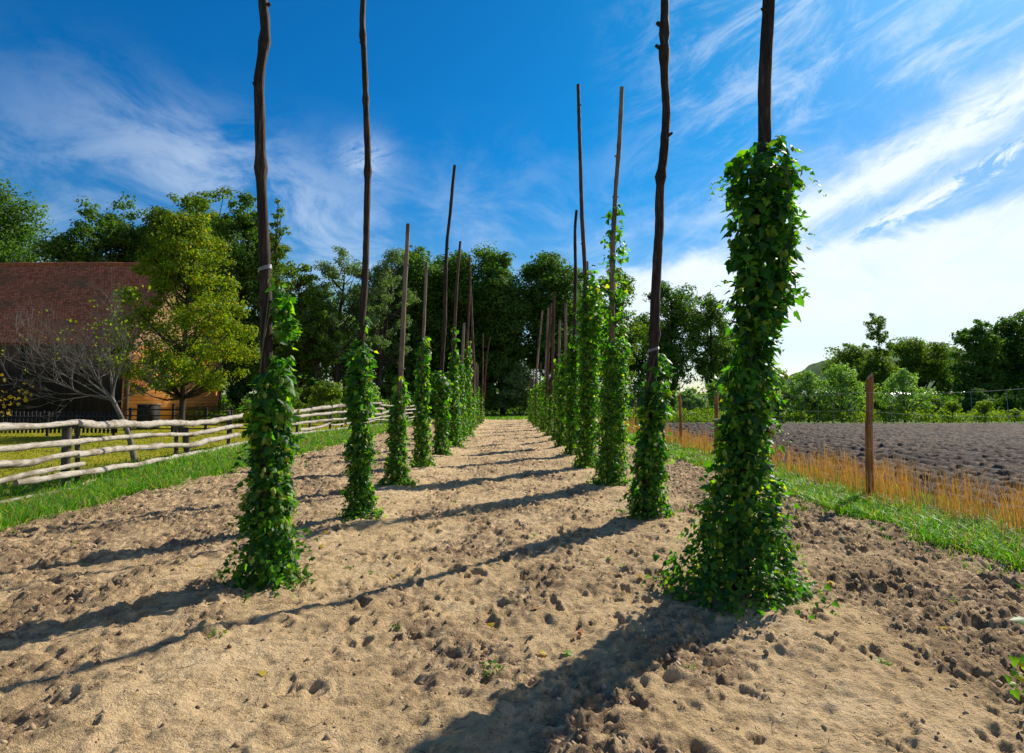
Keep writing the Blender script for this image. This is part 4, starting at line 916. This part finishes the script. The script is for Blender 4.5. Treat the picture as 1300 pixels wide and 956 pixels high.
# fallen leaves: individuals
fl0 = None
FL = [(322, 744, 'yellow'), (500, 733, 'yellow'), (660, 648, 'brown'), (677, 780, 'brown'), (627, 795, 'yellow'), (735, 808, 'brown'), (730, 810, 'brown'), (1200, 800, 'yellow'), (905, 850, 'brown'), (1060, 742, 'yellow'), (812, 742, 'yellow'), (690, 832, 'yellow'), (250, 720, 'yellow'), (410, 700, 'yellow'), (795, 722, 'green'), (770, 715, 'green'), (680, 685, 'green'), (470, 728, 'green'), (413, 686, 'yellow'), (550, 640, 'brown'), (160, 780, 'yellow'), (330, 860, 'yellow'), (720, 835, 'green')]
seen = {}
LM = {'yellow': 'autumn', 'green': 'hop_light', 'brown': None}
m_, t_, b_, _ = material('dead_leaf'); b_.inputs['Base Color'].default_value = (.28, .11, .04, 1); M['dead'] = m_; LM['brown'] = 'dead'
for px, py, c in FL:
    x, y = gnd(px, py)
    if c not in seen:
        base = mk('fallen_leaf', [(HOP_T[0] * .06, HOP_T[1])], M[LM[c]]); seen[c] = base; o = base
    else: o = seen[c].copy(); col.objects.link(o)
    o.location = (x, y, zs(x, y) + .022); o.rotation_euler = (random.uniform(-.4, .4), random.uniform(-.4, .4), random.uniform(0, 6)); s = random.uniform(.7, 1.3); o.scale = (s, s, s)
    tag(o, 'small fallen %s leaf lying on the sand' % c, 'leaf', 'fallen %s leaves scattered on the sand' % c)
# crumbs of soil and bits of twig
n = 42000; y = 2.4 * (26 / 2.4) ** R.random(n); x = -6.3 + 11.4 * R.random(n)
hh, tl = sand_height(x, y); k_ = (R.random(n) < .08 + .92 * sstep(.25, .9, tl) * sstep(-.35, .3, fbm(x * 2.5, y * 2.5, 3))); x, y, hh = x[k_], y[k_], hh[k_]; n = len(x)
ic = np.array([(1, 0, 0), (-1, 0, 0), (0, 1, 0), (0, -1, 0), (0, 0, 1), (0, 0, -1)], float); iF = np.array([(0, 2, 4), (2, 1, 4), (1, 3, 4), (3, 0, 4), (2, 0, 5), (1, 2, 5), (3, 1, 5), (0, 3, 5)])
s = .005 + .020 * R.random(n) ** 3; V = (np.stack([x, y, hh + .002], 1)[:, None] + ic[None] * s[:, None, None] * (.6 + .8 * R.random((n, 6, 1)))).reshape(-1, 3)
tag(mk('soil_clods', [(V, (iF[None] + (np.arange(n) * 6)[:, None, None]).reshape(-1, 3))], M['clod'], smooth=False), 'crumbs and small clods of soil strewn over the sand', 'clods', kind='stuff')
n = 1500; y = 2.4 * (14 / 2.4) ** R.random(n); x = -5.5 + 10 * R.random(n); hh, _t = sand_height(x, y); a = R.random(n) * PI; L = .02 + .07 * R.random(n) ** 2
tw = []
for i in range(n):
    d = np.array((math.cos(a[i]), math.sin(a[i]), random.uniform(-.1, .25))) * L[i]; p = np.array((x[i], y[i], hh[i] + .006)); tw += tube([p - d / 2, p + rnd(1, .004)[0], p + d / 2], .0016, 4, cap=False)
tag(mk('twig_litter', tw, M['pole_brown']), 'tiny twigs and plant litter on the sand', 'litter', kind='stuff')

# ------------------------------------------------------------------ light and sky
AZ, EL = math.radians(44.8), math.radians(37)
sun = bpy.data.lights.new('sun', 'SUN'); sun.energy = 5.0; sun.angle = math.radians(.53); sun.color = (1, .93, .80)
so = bpy.data.objects.new('sun', sun); col.objects.link(so)
so.rotation_euler = (PI / 2 - EL, 0, PI - AZ)
w = bpy.data.worlds.new('World'); sc.world = w; w.use_nodes = True; t = NT(w.node_tree); t.n.clear()
out = t.new('ShaderNodeOutputWorld'); bg = t.new('ShaderNodeBackground'); bg.inputs[1].default_value = .07; t.l.new(bg.outputs[0], out.inputs[0])
sky = t.new('ShaderNodeTexSky', sky_type='NISHITA'); sky.sun_disc = False; sky.sun_elevation = EL; sky.sun_rotation = AZ
sky.altitude = 0; sky.air_density = 1.0; sky.dust_density = .6; sky.ozone_density = 2.5
d = t.new('ShaderNodeTexCoord').outputs['Generated']
s3 = t.new('ShaderNodeSeparateXYZ'); t.l.new(d, s3.inputs[0])
DEG = 180 / PI
az = t.m('MULTIPLY', t.m('ARCTAN2', s3.outputs[0], s3.outputs[1]), DEG); el = t.m('MULTIPLY', t.m('ARCSINE', s3.outputs[2]), DEG)
def gauss(x, c, w_):
    u = t.m('DIVIDE', t.m('SUBTRACT', x, c), w_); return t.m('EXPONENT', t.m('MULTIPLY', t.m('MULTIPLY', u, u), -1.0))
TH = .39
ca, sa = math.cos(TH), math.sin(TH)
u = t.m('ADD', t.m('MULTIPLY', az, ca), t.m('MULTIPLY', el, sa)); v = t.m('SUBTRACT', t.m('MULTIPLY', el, ca), t.m('MULTIPLY', az, sa))
nA = t.noise(t.comb(t.m('MULTIPLY', u, .11), t.m('MULTIPLY', v, .30), 0.0), 1.0, 9, .68, .6)
nB = t.noise(t.comb(t.m('MULTIPLY', u, .26), t.m('MULTIPLY', v, .55), 3.0), 1.0, 9, .68, .6)
nC = t.noise(t.comb(t.m('MULTIPLY', az, .10), t.m('MULTIPLY', el, .18), 8.0), 1.0, 9, .64, .5)
# diagonal streak
line = t.m('ADD', 14.9, t.m('MULTIPLY', t.m('SUBTRACT', az, 25.2), .41))
ds = t.m('ADD', t.m('SUBTRACT', el, line), t.m('MULTIPLY', t.m('SUBTRACT', nB, .5), 4.5))
stw = t.m('MULTIPLY', t.m('MULTIPLY', gauss(ds, 0.0, 1.8), t.ss(17, 27, az)), t.ss(.25, .45, nA))
ds2 = t.m('ADD', t.m('SUBTRACT', ds, -3.4), 0.0); st2 = t.m('MULTIPLY', t.m('MULTIPLY', gauss(ds2, 0.0, .7), t.ss(24, 33, az)), t.ss(.42, .55, nB))
# bank
top = t.m('ADD', t.m('ADD', 12.3, t.m('MULTIPLY', t.m('SUBTRACT', az, 12.0), .075)), t.m('MULTIPLY', t.m('SUBTRACT', nC, .5), 9.0))
bank = t.m('MULTIPLY', t.m('MULTIPLY', t.ss(.9, -1.2, t.m('SUBTRACT', el, top)), t.ss(3.0, 7.5, el)), t.ss(4, 14, az))
bank = t.m('MULTIPLY', bank, t.m('ADD', .80, t.m('MULTIPLY', t.ss(.35, .6, nB), .2)))
# veils
veil = t.m('MULTIPLY', t.m('MULTIPLY', t.ss(.42, .72, nA), t.ss(6, 26, az)), t.m('SUBTRACT', .5, t.m('MULTIPLY', t.m('MULTIPLY', gauss(el, 17.5, 5.0), t.ss(18, 26, az)), .36)))
veil2 = t.m('MULTIPLY', t.m('MULTIPLY', t.ss(.38, .7, nC), t.ss(27, 7, el)), .42)
lp_ = t.m('MULTIPLY', t.m('MULTIPLY', gauss(az, -24.0, 10.0), gauss(t.m('ADD', el, t.m('MULTIPLY', t.m('ADD', az, 24.0), .28)), 18.0, 4.0)), t.m('MULTIPLY', t.ss(.35, .62, nC), .36))
lp2 = t.m('MULTIPLY', t.m('MULTIPLY', gauss(az, -12.8, 2.2), gauss(el, 21.0, 1.8)), t.m('MULTIPLY', t.ss(.35, .6, nB), .45))
inv = 1.0
tot = None
for q in (stw, st2, bank, veil, veil2, lp_, lp2):
    one = t.m('SUBTRACT', 1.0, q); tot = one if tot is None else t.m('MULTIPLY', tot, one)
mask = t.m('SUBTRACT', 1.0, tot, clamp=True)
mask = t.m('MULTIPLY', mask, t.ss(-1, 2, el))
hs = t.new('ShaderNodeHueSaturation'); hs.inputs['Saturation'].default_value = 1.25; hs.inputs['Value'].default_value = 1.0; t.l.new(sky.outputs[0], hs.inputs['Color'])
tint = t.mix(t.ss(8, 46, az), (.06, .80, 1.15), (.30, .66, 1.0))
skc = t.mix(t.m('ADD', .12, t.m('MULTIPLY', t.ss(2, 22, el), .88)), hs.outputs[0], t.mix(1.0, hs.outputs[0], tint, 'MULTIPLY'))
cl = t.mix(mask, skc, (8.9, 9.9, 10.8))
t.l.new(cl, bg.inputs[0])

sc.view_settings.view_transform = 'Standard'; sc.view_settings.look = 'None'; sc.view_settings.gamma = 1; sc.view_settings.exposure = .58
sc.view_settings.use_curve_mapping = False
sc.cycles.max_bounces = 6; sc.cycles.transparent_max_bounces = 4
